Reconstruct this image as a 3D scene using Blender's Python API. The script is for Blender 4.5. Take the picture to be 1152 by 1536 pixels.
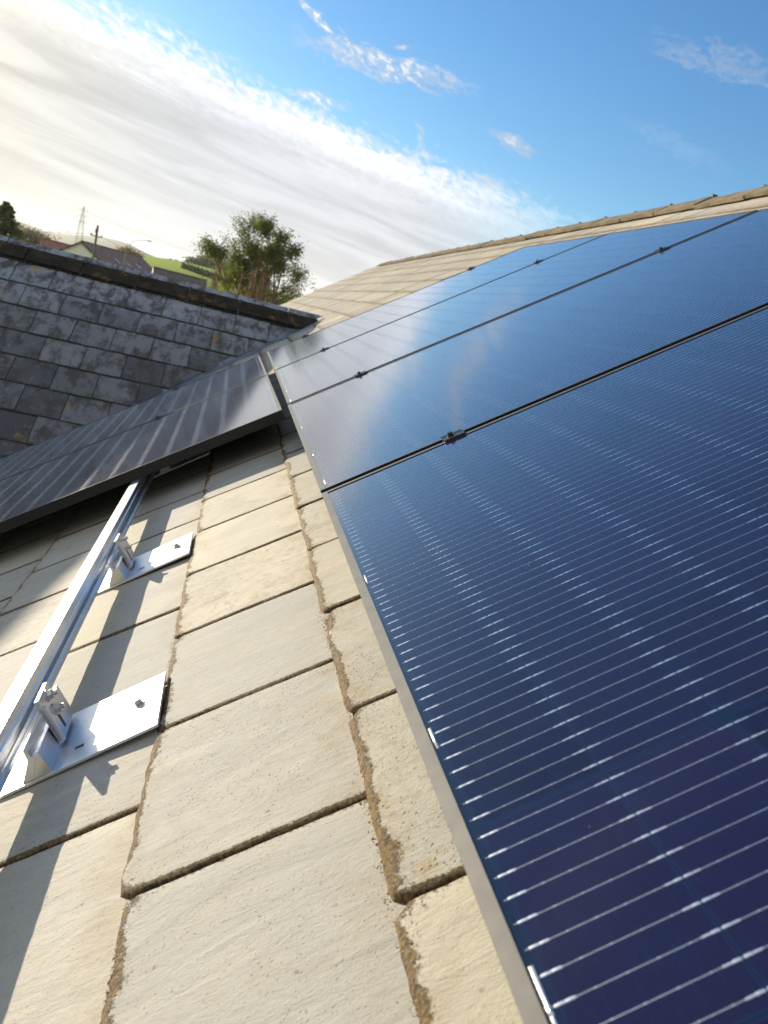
import bpy, bmesh, math, random
from mathutils import Vector, Matrix, noise, Euler
rad = math.radians
random.seed(7)
S = bpy.context.scene
for o in list(bpy.data.objects):
    bpy.data.objects.remove(o)
COL = S.collection

# ------------------------------------------------------------------ frame of the place
# world: X = horizontal up-slope direction, Y = along the ridge (away from camera), Z = up
ZC = 4.35                                   # eye height
PITCH = rad(35.13)
CP, SP = math.cos(PITCH), math.sin(PITCH)
ROOF = Matrix.Translation((0, 0, ZC)) @ Matrix.Rotation(-PITCH, 4, 'Y')   # local x = up-slope, y = along, z = out of roof
F = 1159.05
# image axes (right, down, forward) in the world frame
IM = ((0.956, 0.187, 0.227), (-0.172, -0.272, 0.947), (0.239, -0.944, -0.227))   # rows: X, Y, Z components
def px(x, y, dist):
    """point of the place seen at photo pixel x, y whose Y distance is dist"""
    r = (x - 576, y - 768, F)
    d = [sum(IM[k][i]*r[i] for i in range(3)) for k in range(3)]
    t = dist/d[1]
    return Vector((d[0]*t, dist, d[2]*t + ZC))

# ------------------------------------------------------------------ camera
cd = bpy.data.cameras.new('camera')
cam = bpy.data.objects.new('camera', cd); COL.objects.link(cam)
R_ = Vector((IM[0][0], IM[1][0], IM[2][0])).normalized()
B_ = -Vector((IM[0][2], IM[1][2], IM[2][2])).normalized()
U_ = B_.cross(R_).normalized(); R_ = U_.cross(B_).normalized()
cam.matrix_world = Matrix(((R_.x, U_.x, B_.x, 0), (R_.y, U_.y, B_.y, 0), (R_.z, U_.z, B_.z, ZC), (0, 0, 0, 1)))
cd.sensor_fit = 'VERTICAL'; cd.sensor_height = 36; cd.sensor_width = 27
cd.lens = F/1536*36
cd.clip_start = 0.02; cd.clip_end = 30000
cd.dof.use_dof = True; cd.dof.focus_distance = 1.25; cd.dof.aperture_fstop = 10
S.camera = cam

# ------------------------------------------------------------------ sun
A_, B2 = 1.8, 0.985
SUN = Vector((-B2*CP - SP, A_, CP - B2*SP)).normalized()
SUN_AZ = math.atan2(SUN.x, SUN.y); SUN_EL = math.asin(SUN.z)
sd = bpy.data.lights.new('sun', 'SUN'); sd.energy = 5.0; sd.angle = rad(0.5); sd.color = (1.0, 0.88, 0.69)
so = bpy.data.objects.new('sun', sd); COL.objects.link(so)
so.rotation_euler = SUN.to_track_quat('Z', 'Y').to_euler(); so.location = (-20, 20, 20)

# ------------------------------------------------------------------ node helper
class NT:
    def __init__(s, tree):
        s.t = tree; s.n = tree.nodes; s.l = tree.links
    def node(s, typ, **kw):
        n = s.n.new(typ)
        for k, v in kw.items():
            setattr(n, k, v)
        return n
    def _in(s, sock, v):
        if isinstance(v, bpy.types.NodeSocket): s.l.new(v, sock)
        elif v is not None: sock.default_value = v
    def math(s, op, a, b=None, c=None, clamp=False):
        n = s.n.new('ShaderNodeMath'); n.operation = op; n.use_clamp = clamp
        s._in(n.inputs[0], a)
        if b is not None: s._in(n.inputs[1], b)
        if c is not None: s._in(n.inputs[2], c)
        return n.outputs[0]
    def ramp(s, v, lo, hi, a=0.0, b=1.0):
        n = s.n.new('ShaderNodeMapRange'); n.interpolation_type = 'SMOOTHSTEP'
        s._in(n.inputs[0], v); s._in(n.inputs[1], lo); s._in(n.inputs[2], hi); s._in(n.inputs[3], a); s._in(n.inputs[4], b)
        return n.outputs[0]
    def mix(s, f, a, b, mode='MIX'):
        n = s.n.new('ShaderNodeMix'); n.data_type = 'RGBA'; n.blend_type = mode
        s._in(n.inputs[0], f)
        for i, v in ((6, a), (7, b)):
            if isinstance(v, (tuple, list)) and len(v) == 3: v = (*v, 1)
            s._in(n.inputs[i], v)
        return n.outputs[2]
    def noise(s, vec, scale=1.0, detail=3, rough=0.55, dist=0.0):
        n = s.n.new('ShaderNodeTexNoise'); s._in(n.inputs['Vector'], vec)
        n.inputs['Scale'].default_value = scale; n.inputs['Detail'].default_value = detail
        n.inputs['Roughness'].default_value = rough; n.inputs['Distortion'].default_value = dist
        return n.outputs[0]
    def vor(s, vec, scale=1.0, feature='F1', out=0):
        n = s.n.new('ShaderNodeTexVoronoi'); n.feature = feature; s._in(n.inputs['Vector'], vec)
        n.inputs['Scale'].default_value = scale
        return n.outputs[out]
    def vec(s, x, y, z=0.0):
        n = s.n.new('ShaderNodeCombineXYZ')
        for i, v in enumerate((x, y, z)): s._in(n.inputs[i], v)
        return n.outputs[0]
    def vmul(s, v, k):
        n = s.n.new('ShaderNodeVectorMath'); n.operation = 'MULTIPLY'; s._in(n.inputs[0], v); s._in(n.inputs[1], k)
        return n.outputs[0]
    def vadd(s, v, k):
        n = s.n.new('ShaderNodeVectorMath'); n.operation = 'ADD'; s._in(n.inputs[0], v); s._in(n.inputs[1], k)
        return n.outputs[0]
    def sep(s, v):
        n = s.n.new('ShaderNodeSeparateXYZ'); s._in(n.inputs[0], v); return n.outputs
    def attr(s, name):
        n = s.n.new('ShaderNodeAttribute'); n.attribute_name = name; return n.outputs['Fac']
    def bump(s, h, strength=0.3, dist=0.001):
        n = s.n.new('ShaderNodeBump'); s._in(n.inputs['Height'], h)
        n.inputs['Strength'].default_value = strength; n.inputs['Distance'].default_value = dist
        return n.outputs[0]

# ------------------------------------------------------------------ world (sky with procedural clouds)
w = bpy.data.worlds.new('World'); S.world = w; w.use_nodes = True
g = NT(w.node_tree)
for n in list(g.n): g.n.remove(n)
out = g.node('ShaderNodeOutputWorld'); bg = g.node('ShaderNodeBackground'); g.l.new(bg.outputs[0], out.inputs[0])
SKY_STRENGTH = 0.15
bg.inputs[1].default_value = SKY_STRENGTH
sky = g.node('ShaderNodeTexSky'); sky.sky_type = 'NISHITA'; sky.sun_disc = False
sky.sun_elevation = SUN_EL; sky.sun_rotation = SUN_AZ; sky.altitude = 50; sky.air_density = 1.0; sky.dust_density = 0.6; sky.ozone_density = 2.0
tc = g.node('ShaderNodeTexCoord').outputs['Generated']
dx, dy, dz = g.sep(tc)
K = 180/math.pi
az = g.math('MULTIPLY', g.math('ARCTAN2', dx, dy), K)
el = g.math('MULTIPLY', g.math('ARCSINE', dz), K)
s_ = g.math('SUBTRACT', g.math('MULTIPLY_ADD', az, 0.125, el), 12.8)       # degrees above the edge of the cloud sheet
lv = g.vec(g.math('MULTIPLY', az, 0.10), g.math('MULTIPLY', s_, 0.42))
big = g.noise(lv, 1.0, 3, 0.5, 0.6)
fine = g.noise(g.vec(g.math('MULTIPLY', az, 0.55), g.math('MULTIPLY', s_, 1.5)), 1.0, 6, 0.62, 0.9)
crisp = g.noise(g.vec(g.math('MULTIPLY', az, 1.5), g.math('MULTIPLY_ADD', az, 0.35, g.math('MULTIPLY', s_, 2.6))), 1.0, 4, 0.6, 0.5)
edge = g.math('ADD', g.math('MULTIPLY', g.math('SUBTRACT', fine, 0.5), 3.6), g.math('MULTIPLY', g.math('SUBTRACT', big, 0.5), 2.6))
m = g.math('SUBTRACT', edge, s_)
m = g.math('ADD', m, g.math('MULTIPLY', g.math('SUBTRACT', crisp, 0.5), g.ramp(s_, -4.5, -0.5, 0.0, 3.2)))
sheet = g.ramp(m, -0.6, 1.5)
# the sheet thins towards the right
thin = g.ramp(az, 9.0, 27.0, 1.0, 0.0)
thin2 = g.math('MAXIMUM', thin, g.ramp(s_, -2.0, -6.0, 0.0, 0.75))
sheet = g.math('MULTIPLY', sheet, thin2)
def wisp(ac, ec, ang, hl, hw, k):
    ca, sa = math.cos(rad(ang)), math.sin(rad(ang))
    a = g.math('SUBTRACT', az, ac); e = g.math('SUBTRACT', el, ec)
    x = g.math('ADD', g.math('MULTIPLY', a, ca/hl), g.math('MULTIPLY', e, sa/hl))
    y = g.math('ADD', g.math('MULTIPLY', a, -sa/hw), g.math('MULTIPLY', e, ca/hw))
    y = g.math('ADD', y, g.math('MULTIPLY', g.math('SUBTRACT', fine, 0.5), 4.0))
    r = g.math('ADD', g.math('MULTIPLY', x, x), g.math('MULTIPLY', y, y))
    v = g.ramp(r, 0.0, 1.0, k, 0.0)
    return g.math('MULTIPLY', v, g.ramp(crisp, 0.25, 0.65))
ws = None
for a in ((6.2, 16.1, 0, 7.2, 0.9, 0.85), (2.3, 13.0, 2, 2.9, 0.5, 0.9), (15.8, 13.7, -12, 2.2, 0.5, 0.7), (1.1, 17.5, -28, 2.6, 0.30, 1.0),
          (27.5, 20.2, -5, 6.0, 1.0, 0.30), (9.6, 12.6, -60, 1.2, 0.3, 0.5), (26.0, 15.5, -14, 5.0, 0.8, 0.12), (-30, 40, 10, 22, 3.0, 0.3), (10, 47, -8, 20, 3.0, 0.22)):
    v = wisp(*a); ws = v if ws is None else g.math('MAXIMUM', ws, v)
mask = g.math('MAXIMUM', sheet, ws)
# unseen broken cloud added overhead and behind the camera to fill the shadows
back = g.math('MAXIMUM', g.ramp(dy, 0.28, -0.25), g.ramp(el, 56.0, 70.0))
back = g.math('MULTIPLY', back, g.ramp(g.noise(tc, 3.0, 4, 0.6, 0.5), 0.30, 0.55))
mask = g.math('MAXIMUM', mask, back)
mask = g.math('MAXIMUM', mask, g.ramp(el, 6.5, 0.5, 0.0, 0.85))
sdot = g.node('ShaderNodeVectorMath', operation='DOT_PRODUCT'); g.l.new(tc, sdot.inputs[0]); sdot.inputs[1].default_value = SUN
sdt = g.math('MAXIMUM', sdot.outputs['Value'], 0.0)
glow = g.math('POWER', sdt, 9.0)
glow2 = g.math('POWER', sdt, 60.0)
# sky blue, graded to the photograph
hs = g.node('ShaderNodeHueSaturation'); hs.inputs['Saturation'].default_value = 1.25; hs.inputs['Value'].default_value = 0.95
g.l.new(sky.outputs[0], hs.inputs['Color'])
blue = g.mix(1.0, hs.outputs[0], (0.64, 0.86, 1.10), 'MULTIPLY')
BLUE = blue.node
# clouds: bright frayed top edge, grey bands underneath, warm towards the sun
band = g.noise(g.vec(g.math('MULTIPLY', az, 0.06), g.math('MULTIPLY', s_, 0.55)), 1.0, 4, 0.5, 0.8)
strk = g.noise(g.vec(g.math('MULTIPLY', az, 0.16), g.math('MULTIPLY', s_, 2.1)), 1.0, 5, 0.6, 0.7)
shade = g.math('ADD', g.math('MULTIPLY', g.ramp(band, 0.36, 0.64), 0.75), g.math('MULTIPLY', g.ramp(strk, 0.30, 0.72), 0.26))
topb = g.ramp(g.math('ABSOLUTE', g.math('ADD', s_, 1.2)), 0.0, 3.6, 1.0, 0.0)
lum = g.math('ADD', g.math('MULTIPLY_ADD', shade, 0.24, 0.51), g.math('MULTIPLY', topb, g.math('MULTIPLY', crisp, 0.50)))
lum = g.math('MULTIPLY_ADD', glow, 0.12, lum)
lum = g.math('ADD', lum, g.math('MULTIPLY', glow2, 1.0))
lowb = g.ramp(el, 5.0, 1.0, 0.0, 1.0)
lum = g.math('MULTIPLY_ADD', lowb, 0.02, lum)
lum = g.math('MAXIMUM', lum, g.math('MULTIPLY', ws, 1.08))
ctint = g.mix(g.ramp(glow, 0.10, 0.75), (0.93, 0.97, 1.06), (1.06, 1.0, 0.86))
cloud = g.mix(1.0, ctint, g.vec(lum, lum, lum), 'MULTIPLY')
cs = 0.59/SKY_STRENGTH
cloud = g.mix(1.0, cloud, (cs, cs, cs), 'MULTIPLY')
final = g.mix(mask, blue, cloud)
g.l.new(final, bg.inputs[0])

S.view_settings.view_transform = 'Standard'; S.view_settings.look = 'None'; S.view_settings.exposure = 0.95; S.view_settings.gamma = 1.0
S.view_settings.use_curve_mapping = False
S.render.engine = 'CYCLES'
S.cycles.max_bounces = 8; S.cycles.volume_bounces = 1; S.cycles.sample_clamp_indirect = 4.0

# ------------------------------------------------------------------ mesh helpers
class MB:
    def __init__(s):
        s.v = []; s.f = []; s.rnd = []; s.edge = []
    def add(s, vs, fs, rnd=0.5, edge=0.0):
        b = len(s.v); s.v += [tuple(v) for v in vs]
        s.f += [tuple(b + i for i in f) for f in fs]
        s.rnd += [rnd]*len(vs); s.edge += (list(edge) if isinstance(edge, list) else [edge]*len(vs))
    def box(s, x0, x1, y0, y1, z0, z1, M=None, **k):
        vs = [Vector((x, y, z)) for z in (z0, z1) for y in (y0, y1) for x in (x0, x1)]
        if M: vs = [M @ v for v in vs]
        s.add(vs, [(0, 2, 3, 1), (4, 5, 7, 6), (0, 1, 5, 4), (2, 6, 7, 3), (0, 4, 6, 2), (1, 3, 7, 5)], **k)
    def cyl(s, c, ax, r, h, n=12, r2=None, **k):
        c = Vector(c); ax = Vector(ax).normalized(); a = ax.orthogonal().normalized(); b = ax.cross(a)
        r2 = r if r2 is None else r2; vs = []
        for hh, rr in ((0, r), (h, r2)):
            for i in range(n):
                t = 2*math.pi*i/n; vs.append(c + ax*hh + a*math.cos(t)*rr + b*math.sin(t)*rr)
        fs = [(i, (i+1) % n, n+(i+1) % n, n+i) for i in range(n)] + [tuple(range(n-1, -1, -1)), tuple(range(n, 2*n))]
        s.add(vs, fs, **k)
    def tube(s, pts, rs, n=5, **k):
        pts = [Vector(p) for p in pts]; vs = []
        if not isinstance(rs, (list, tuple)): rs = [rs]*len(pts)
        for i, p in enumerate(pts):
            d = (pts[min(i+1, len(pts)-1)] - pts[max(i-1, 0)]).normalized()
            a = d.cross(Vector((0.31, 0.17, 0.93))).normalized() if abs(d.z) < 0.95 else d.cross(Vector((1, 0, 0))).normalized()
            b = d.cross(a)
            for j in range(n):
                t = 2*math.pi*j/n; vs.append(p + (a*math.cos(t) + b*math.sin(t))*rs[i])
        fs = [(i*n+j, i*n+(j+1) % n, (i+1)*n+(j+1) % n, (i+1)*n+j) for i in range(len(pts)-1) for j in range(n)]
        fs += [tuple(range(n-1, -1, -1)), tuple(range((len(pts)-1)*n, len(pts)*n))]
        s.add(vs, fs, **k)
    def prism(s, prof, y0, y1, **k):
        """profile in (x, z), counter-clockwise seen from -y, extruded along y"""
        n = len(prof)
        vs = [(p[0], y0, p[1]) for p in prof] + [(p[0], y1, p[1]) for p in prof]
        s.add(vs, [(i, (i+1) % n, n+(i+1) % n, n+i) for i in range(n)] + [tuple(range(n-1, -1, -1)), tuple(range(n, 2*n))], **k)
    def build(s, name, mat, parent=None, M=None, smooth=False, bevel=0.0, recalc=False):
        me = bpy.data.meshes.new(name); me.from_pydata(s.v, [], s.f)
        for an, dat in (('rnd', s.rnd), ('edge', s.edge)):
            a = me.attributes.new(an, 'FLOAT', 'POINT'); a.data.foreach_set('value', dat)
        if recalc or bevel:
            bm = bmesh.new(); bm.from_mesh(me)
            bmesh.ops.recalc_face_normals(bm, faces=bm.faces)
            if bevel:
                bmesh.ops.bevel(bm, geom=[e for e in bm.edges if len(e.link_faces) == 2 and e.calc_face_angle(0) > 0.6], offset=bevel, segments=2, affect='EDGES', profile=0.6)
            bm.to_mesh(me); bm.free()
        me.materials.append(mat)
        if smooth:
            for p in me.polygons: p.use_smooth = True
        o = bpy.data.objects.new(name, me); COL.objects.link(o)
        if M is not None: o.matrix_basis = M
        if parent is not None:
            o.parent = parent
        return o
def empty(name, label, cat, M, group=None):
    o = bpy.data.objects.new(name, None); COL.objects.link(o); o.matrix_basis = M; o.empty_display_size = 0.1
    o['label'] = label; o['category'] = cat
    if group: o['group'] = group
    return o
def tag(o, label, cat, group=None):
    o['label'] = label; o['category'] = cat
    if group: o['group'] = group
    return o
def clone(root, M, label):
    r = root.copy(); COL.objects.link(r); r.matrix_basis = M; r['label'] = label
    for ch in list(root.children):
        c = ch.copy(); COL.objects.link(c); c.parent = r
        for gch in list(ch.children):
            d = gch.copy(); COL.objects.link(d); d.parent = c
    return r
def sstep(a, b, x):
    t = max(0.0, min(1.0, (x-a)/(b-a))); return t*t*(3-2*t)
def N3(x, y, z=0.0): return noise.noise(Vector((x, y, z)))

# ------------------------------------------------------------------ materials
def mat(name):
    m_ = bpy.data.materials.new(name); m_.use_nodes = True
    t = NT(m_.node_tree); b = t.n['Principled BSDF']
    return m_, t, b
def simple(name, col, rough=0.6, metal=0.0, var=0.15, scale=8.0, bump=0.0, spec=0.5):
    m_, t, b = mat(name)
    oc = t.node('ShaderNodeTexCoord').outputs['Object']
    n = t.noise(oc, scale, 4, 0.6)
    c = t.mix(t.ramp(n, 0.3, 0.7), tuple(c*(1-var) for c in col), tuple(min(1, c*(1+var)) for c in col))
    t.l.new(c, b.inputs['Base Color'])
    b.inputs['Roughness'].default_value = rough; b.inputs['Metallic'].default_value = metal
    b.inputs['Specular IOR Level'].default_value = spec
    if bump: t.l.new(t.bump(n, 0.5, bump), b.inputs['Normal'])
    return m_

def slate_cream():
    m_, t, b = mat('cream_slate')
    oc = t.node('ShaderNodeTexCoord').outputs['Object']
    rnd = t.attr('rnd'); ed = t.attr('edge')
    x, y, z = t.sep(oc)
    off = t.math('MULTIPLY', rnd, 37.0)
    p = t.vec(t.math('ADD', x, off), y, t.math('MULTIPLY', rnd, 11.0))
    grain = t.noise(t.vmul(p, (22, 85, 1)), 1.0, 5, 0.7, 1.4)
    grain2 = t.noise(t.vmul(p, (7, 20, 1)), 1.0, 5, 0.65, 1.6)
    blot = t.noise(p, 6.0, 5, 0.6, 0.4)
    blot2 = t.noise(p, 17.0, 4, 0.6, 0.6)
    c = t.mix(rnd, (0.35, 0.337, 0.298), (0.515, 0.462, 0.352))
    c = t.mix(t.math('MULTIPLY', t.ramp(blot, 0.40, 0.72), 0.55), c, (0.355, 0.345, 0.315))
    c = t.mix(t.math('MULTIPLY', t.ramp(grain2, 0.42, 0.72), 0.35), c, (0.54, 0.50, 0.42))
    c = t.mix(t.math('MULTIPLY', t.ramp(grain, 0.52, 0.78), 0.20), c, (0.25, 0.21, 0.15))
    pos = t.math('FRACT', t.math('DIVIDE', t.math('SUBTRACT', x, VB), GA))
    r2 = t.math('FRACT', t.math('MULTIPLY', rnd, 7.31)); r3 = t.math('FRACT', t.math('MULTIPLY', rnd, 17.7))
    wash = t.math('MULTIPLY', t.math('MAXIMUM', t.ramp(pos, 0.74, 1.0), t.ramp(pos, 0.28, 0.0, 0.0, 0.7)), t.ramp(blot2, 0.36, 0.62))
    c = t.mix(t.math('MULTIPLY', wash, 0.40), c, (0.31, 0.235, 0.125))
    c = t.mix(t.math('MULTIPLY', t.ramp(r3, 0.50, 0.85), 0.5), c, (0.33, 0.325, 0.30))
    mot = t.math('MULTIPLY', t.ramp(t.noise(p, 58.0, 6, 0.82, 0.3), 0.46, 0.68), t.math('MULTIPLY_ADD', t.ramp(t.math('ADD', r2, t.math('MULTIPLY', blot, 0.5)), 0.65, 1.05), 0.42, 0.08))
    c = t.mix(mot, c, (0.235, 0.18, 0.095))
    # ochre stain patches
    c = t.mix(t.math('MULTIPLY', t.ramp(blot2, 0.54, 0.74), t.math('MULTIPLY_ADD', t.ramp(r2, 0.4, 0.8), 0.52, 0.16)), c, (0.31, 0.22, 0.105))
    # lichen / dirt specks, clustered
    vd = t.vor(t.vadd(t.vmul(p, (1.0, 1.0, 1.0)), (0.0, 0.0, 0.0)), 210.0)
    clus = t.ramp(t.math('ADD', t.math('MULTIPLY', blot2, 0.6), t.math('MULTIPLY', blot, 0.5)), 0.46, 0.64)
    clus = t.math('MULTIPLY', clus, t.math('MULTIPLY_ADD', t.ramp(r2, 0.25, 0.7), 0.70, 0.40))
    clus = t.math('MAXIMUM', clus, t.math('MULTIPLY', t.ramp(ed, 0.02, 0.5), 0.9))
    spn = t.noise(p, 330.0, 2, 0.6)
    speck = t.math('MULTIPLY', t.ramp(vd, 0.34, 0.18), t.math('MULTIPLY', t.ramp(spn, 0.46, 0.60), clus))
    c = t.mix(t.math('MULTIPLY', speck, 0.85), c, (0.15, 0.10, 0.045))
    vd2 = t.vor(p, 46.0)
    pick = t.ramp(t.noise(p, 31.0, 1, 0.5), 0.60, 0.66)
    c = t.mix(t.math('MULTIPLY', t.math('MULTIPLY', t.ramp(vd2, 0.16, 0.07), pick), 0.7), c, (0.15, 0.12, 0.09))
    # fine grit, orange flecks, and brown run-off on the far part of the slope
    grit = t.noise(p, 520.0, 2, 0.7)
    c = t.mix(t.math('MULTIPLY', t.ramp(grit, 0.52, 0.72), 0.30), c, (0.22, 0.19, 0.14))
    fle = t.math('MULTIPLY', t.ramp(t.vor(p, 13.0), 0.055, 0.03), t.ramp(t.noise(p, 5.0, 1, 0.5), 0.50, 0.58))
    c = t.mix(t.math('MULTIPLY', fle, 0.8), c, (0.42, 0.21, 0.05))
    fs_ = t.noise(t.vmul(p, (2.6, 24, 1)), 1.0, 4, 0.65)
    fm = t.math('MULTIPLY', t.ramp(y, 3.8, 6.5), t.ramp(fs_, 0.40, 0.62))
    c = t.mix(t.math('MULTIPLY', fm, 0.62), c, (0.24, 0.195, 0.12))
    # moss and dirt on the dressed edges
    en = t.noise(p, 190.0, 6, 0.8, 0.3)
    em = t.ramp(t.math('ADD', ed, t.math('MULTIPLY', t.math('SUBTRACT', en, 0.5), 3.2)), 0.52, 0.82)
    emc = t.mix(t.ramp(t.noise(p, 260.0, 3, 0.6), 0.35, 0.65), (0.205, 0.120, 0.033), (0.034, 0.019, 0.006))
    c = t.mix(t.math('MULTIPLY', em, 0.93), c, emc)
    t.l.new(c, b.inputs['Base Color'])
    b.inputs['Roughness'].default_value = 0.78; b.inputs['Specular IOR Level'].default_value = 0.35
    h = t.math('ADD', t.math('MULTIPLY', grain, 0.8), t.math('MULTIPLY', grain2, 1.2))
    h = t.math('ADD', h, t.math('MULTIPLY', t.noise(p, 420.0, 3, 0.6), 0.35))
    h = t.math('ADD', h, t.math('MULTIPLY', em, t.math('MULTIPLY', en, 2.2)))
    h = t.math('ADD', h, t.math('MULTIPLY', speck, 0.5))
    t.l.new(t.bump(h, 0.72, 0.0015), b.inputs['Normal'])
    return m_
def slate_grey():
    m_, t, b = mat('weathered_grey_slate')
    oc = t.node('ShaderNodeTexCoord').outputs['Object']
    rnd = t.attr('rnd'); ed = t.attr('edge')
    x, y, z = t.sep(oc)
    p = t.vadd(oc, t.vec(t.math('MULTIPLY', rnd, 23.0), t.math('MULTIPLY', rnd, 7.0), 0.0))
    c = t.mix(rnd, (0.072, 0.073, 0.075), (0.205, 0.207, 0.212))
    # blue-grey cleaner slates near the ridge, darker algae lower down
    c = t.mix(t.math('MULTIPLY', t.ramp(y, -0.95, -0.05), 0.7), c, (0.33, 0.365, 0.42))
    st = t.noise(t.vmul(p, (7.5, 4.5, 1)), 1.0, 6, 0.72, 0.1)
    c = t.mix(t.math('MULTIPLY', t.ramp(st, 0.43, 0.60), 0.90), c, (0.060, 0.054, 0.044))
    st2 = t.noise(t.vmul(p, (22, 14, 1)), 1.0, 5, 0.7)
    c = t.mix(t.math('MULTIPLY', t.ramp(st2, 0.55, 0.7), 0.5), c, (0.27, 0.28, 0.29))
    st3 = t.noise(p, 60.0, 3, 0.7)
    c = t.mix(t.math('MULTIPLY', t.ramp(st3, 0.6, 0.7), 0.6), c, (0.10, 0.09, 0.06))
    # orange lichen
    li = t.math('MULTIPLY', t.ramp(t.noise(p, 3.1, 2, 0.5), 0.66, 0.73), t.ramp(st3, 0.42, 0.55))
    c = t.mix(t.math('MULTIPLY', li, 0.8), c, (0.33, 0.21, 0.035))
    em = t.ramp(t.math('ADD', ed, t.math('MULTIPLY', t.math('SUBTRACT', st3, 0.5), 0.9)), 0.35, 0.7)
    c = t.mix(em, c, (0.022, 0.022, 0.016))
    t.l.new(c, b.inputs['Base Color']); b.inputs['Roughness'].default_value = 0.75; b.inputs['Specular IOR Level'].default_value = 0.3
    h = t.math('ADD', st2, st3)
    t.l.new(t.bump(h, 0.5, 0.004), b.inputs['Normal'])
    return m_
def ridge_mat(name, ca, cb, cl, lich=0.5):
    m_, t, b = mat(name)
    oc = t.node('ShaderNodeTexCoord').outputs['Object']
    rnd = t.attr('rnd')
    p = t.vadd(oc, t.vec(t.math('MULTIPLY', rnd, 13.0), 0.0, 0.0))
    n1 = t.noise(p, 9.0, 5, 0.65); n2 = t.noise(p, 45.0, 4, 0.7)
    c = t.mix(t.ramp(n1, 0.35, 0.68), ca, cb)
    c = t.mix(t.math('MULTIPLY', t.ramp(n2, 0.5, 0.7), 0.4), c, tuple(v*0.45 for v in ca))
    c = t.mix(t.math('MULTIPLY', t.math('MULTIPLY', t.ramp(t.noise(p, 7.0, 2, 0.5), 0.58, 0.68), t.ramp(n2, 0.40, 0.6)), lich), c, cl)
    t.l.new(c, b.inputs['Base Color']); b.inputs['Roughness'].default_value = 0.95; b.inputs['Specular IOR Level'].default_value = 0.08
    t.l.new(t.bump(t.math('ADD', n1, n2), 0.6, 0.006), b.inputs['Normal'])
    return m_
def aluminium(name, col=(0.80, 0.81, 0.83), rough=0.32, stretch=(1, 1, 1)):
    m_, t, b = mat(name)
    oc = t.node('ShaderNodeTexCoord').outputs['Object']
    n = t.noise(t.vmul(oc, stretch), 30.0, 4, 0.6); n2 = t.noise(oc, 14.0, 3, 0.6)
    c = t.mix(t.ramp(n2, 0.35, 0.7), col, tuple(v*0.86 for v in col))
    t.l.new(c, b.inputs['Base Color']); b.inputs['Metallic'].default_value = 1.0
    t.l.new(t.math('MULTIPLY_ADD', n, 0.16, rough-0.06), b.inputs['Roughness'])
    t.l.new(t.bump(n, 0.12, 0.0006), b.inputs['Normal'])
    return m_
SW, CW = 0.1838, 0.0935           # string pitch along u, half-cell pitch along v
U0, V0 = 0.0118, 0.0190           # first cell edge inside a panel (local y, local x)
def glass_cells():
    m_, t, b = mat('glass_over_dark_cells')
    oc = t.node('ShaderNodeTexCoord').outputs['Object']
    x, y, z = t.sep(oc)
    fx = t.math('PINGPONG', t.math('SUBTRACT', x, V0), CW/2)           # distance to the nearest cell gap, along v
    fy = t.math('PINGPONG', t.math('SUBTRACT', y, U0), SW/2)
    # octagon corners only on every second gap (half cells)
    fx2 = t.math('PINGPONG', t.math('SUBTRACT', x, V0), CW)
    cut = t.math('SUBTRACT', t.math('ADD', fx2, fy), 0.011)
    d = t.math('MINIMUM', t.math('SUBTRACT', fx, 0.0007), t.math('SUBTRACT', fy, 0.0012))
    d = t.math('MINIMUM', d, cut)
    cell = t.ramp(d, -0.0002, 0.0004)
    rim = t.math('MULTIPLY', t.ramp(d, 0.0, 0.0016, 1.0, 0.0), cell)
    inside = t.math('MULTIPLY', t.math('GREATER_THAN', x, V0-0.002), t.math('LESS_THAN', x, V0 + 18*CW + 0.001))
    cell = t.math('MULTIPLY', cell, inside); rim = t.math('MULTIPLY', rim, inside)
    ci = t.math('FLOOR', t.math('DIVIDE', t.math('SUBTRACT', x, V0), CW)); cj = t.math('FLOOR', t.math('DIVIDE', t.math('SUBTRACT', y, U0), SW))
    wn = t.node('ShaderNodeTexWhiteNoise'); wn.noise_dimensions = '2D'; t.l.new(t.vec(ci, cj), wn.inputs['Vector'])
    cv = wn.outputs['Value']
    base = t.mix(cv, (0.0062, 0.0054, 0.020), (0.0102, 0.0084, 0.034))
    # faint finger texture and mottling
    fing = t.noise(t.vmul(oc, (420, 60, 1)), 1.0, 2, 0.5)
    mott = t.noise(oc, 26.0, 4, 0.6)
    base = t.mix(t.math('MULTIPLY', t.ramp(fing, 0.5, 0.8), 0.35), base, (0.020, 0.019, 0.040))
    base = t.mix(t.math('MULTIPLY', t.ramp(mott, 0.45, 0.75), 0.30), base, (0.006, 0.014, 0.052))
    gapc = (0.006, 0.012, 0.030)
    c = t.mix(cell, gapc, base)
    c = t.mix(t.math('MULTIPLY', rim, 0.5), c, (0.014, 0.026, 0.085))
    # dust film: sparse specks and a soft smear
    du = t.math('MULTIPLY', t.ramp(t.vor(oc, 60.0), 0.075, 0.03), t.ramp(t.noise(oc, 20.0, 1, 0.5), 0.60, 0.66))
    c = t.mix(t.math('MULTIPLY', du, 0.5), c, (0.30, 0.30, 0.33))
    film = t.ramp(t.noise(oc, 3.2, 5, 0.6, 1.0), 0.35, 0.8)
    c = t.mix(t.math('MULTIPLY', film, 0.007), c, (0.55, 0.56, 0.62))
    t.l.new(c, b.inputs['Base Color'])
    b.inputs['IOR'].default_value = 1.2
    b.inputs['Coat Weight'].default_value = 1.0; b.inputs['Coat IOR'].default_value = 1.5; b.inputs['Coat Roughness'].default_value = 0.09
    t.l.new(t.math('MULTIPLY_ADD', film, 0.05, 0.075), b.inputs['Roughness'])
    return m_
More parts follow.
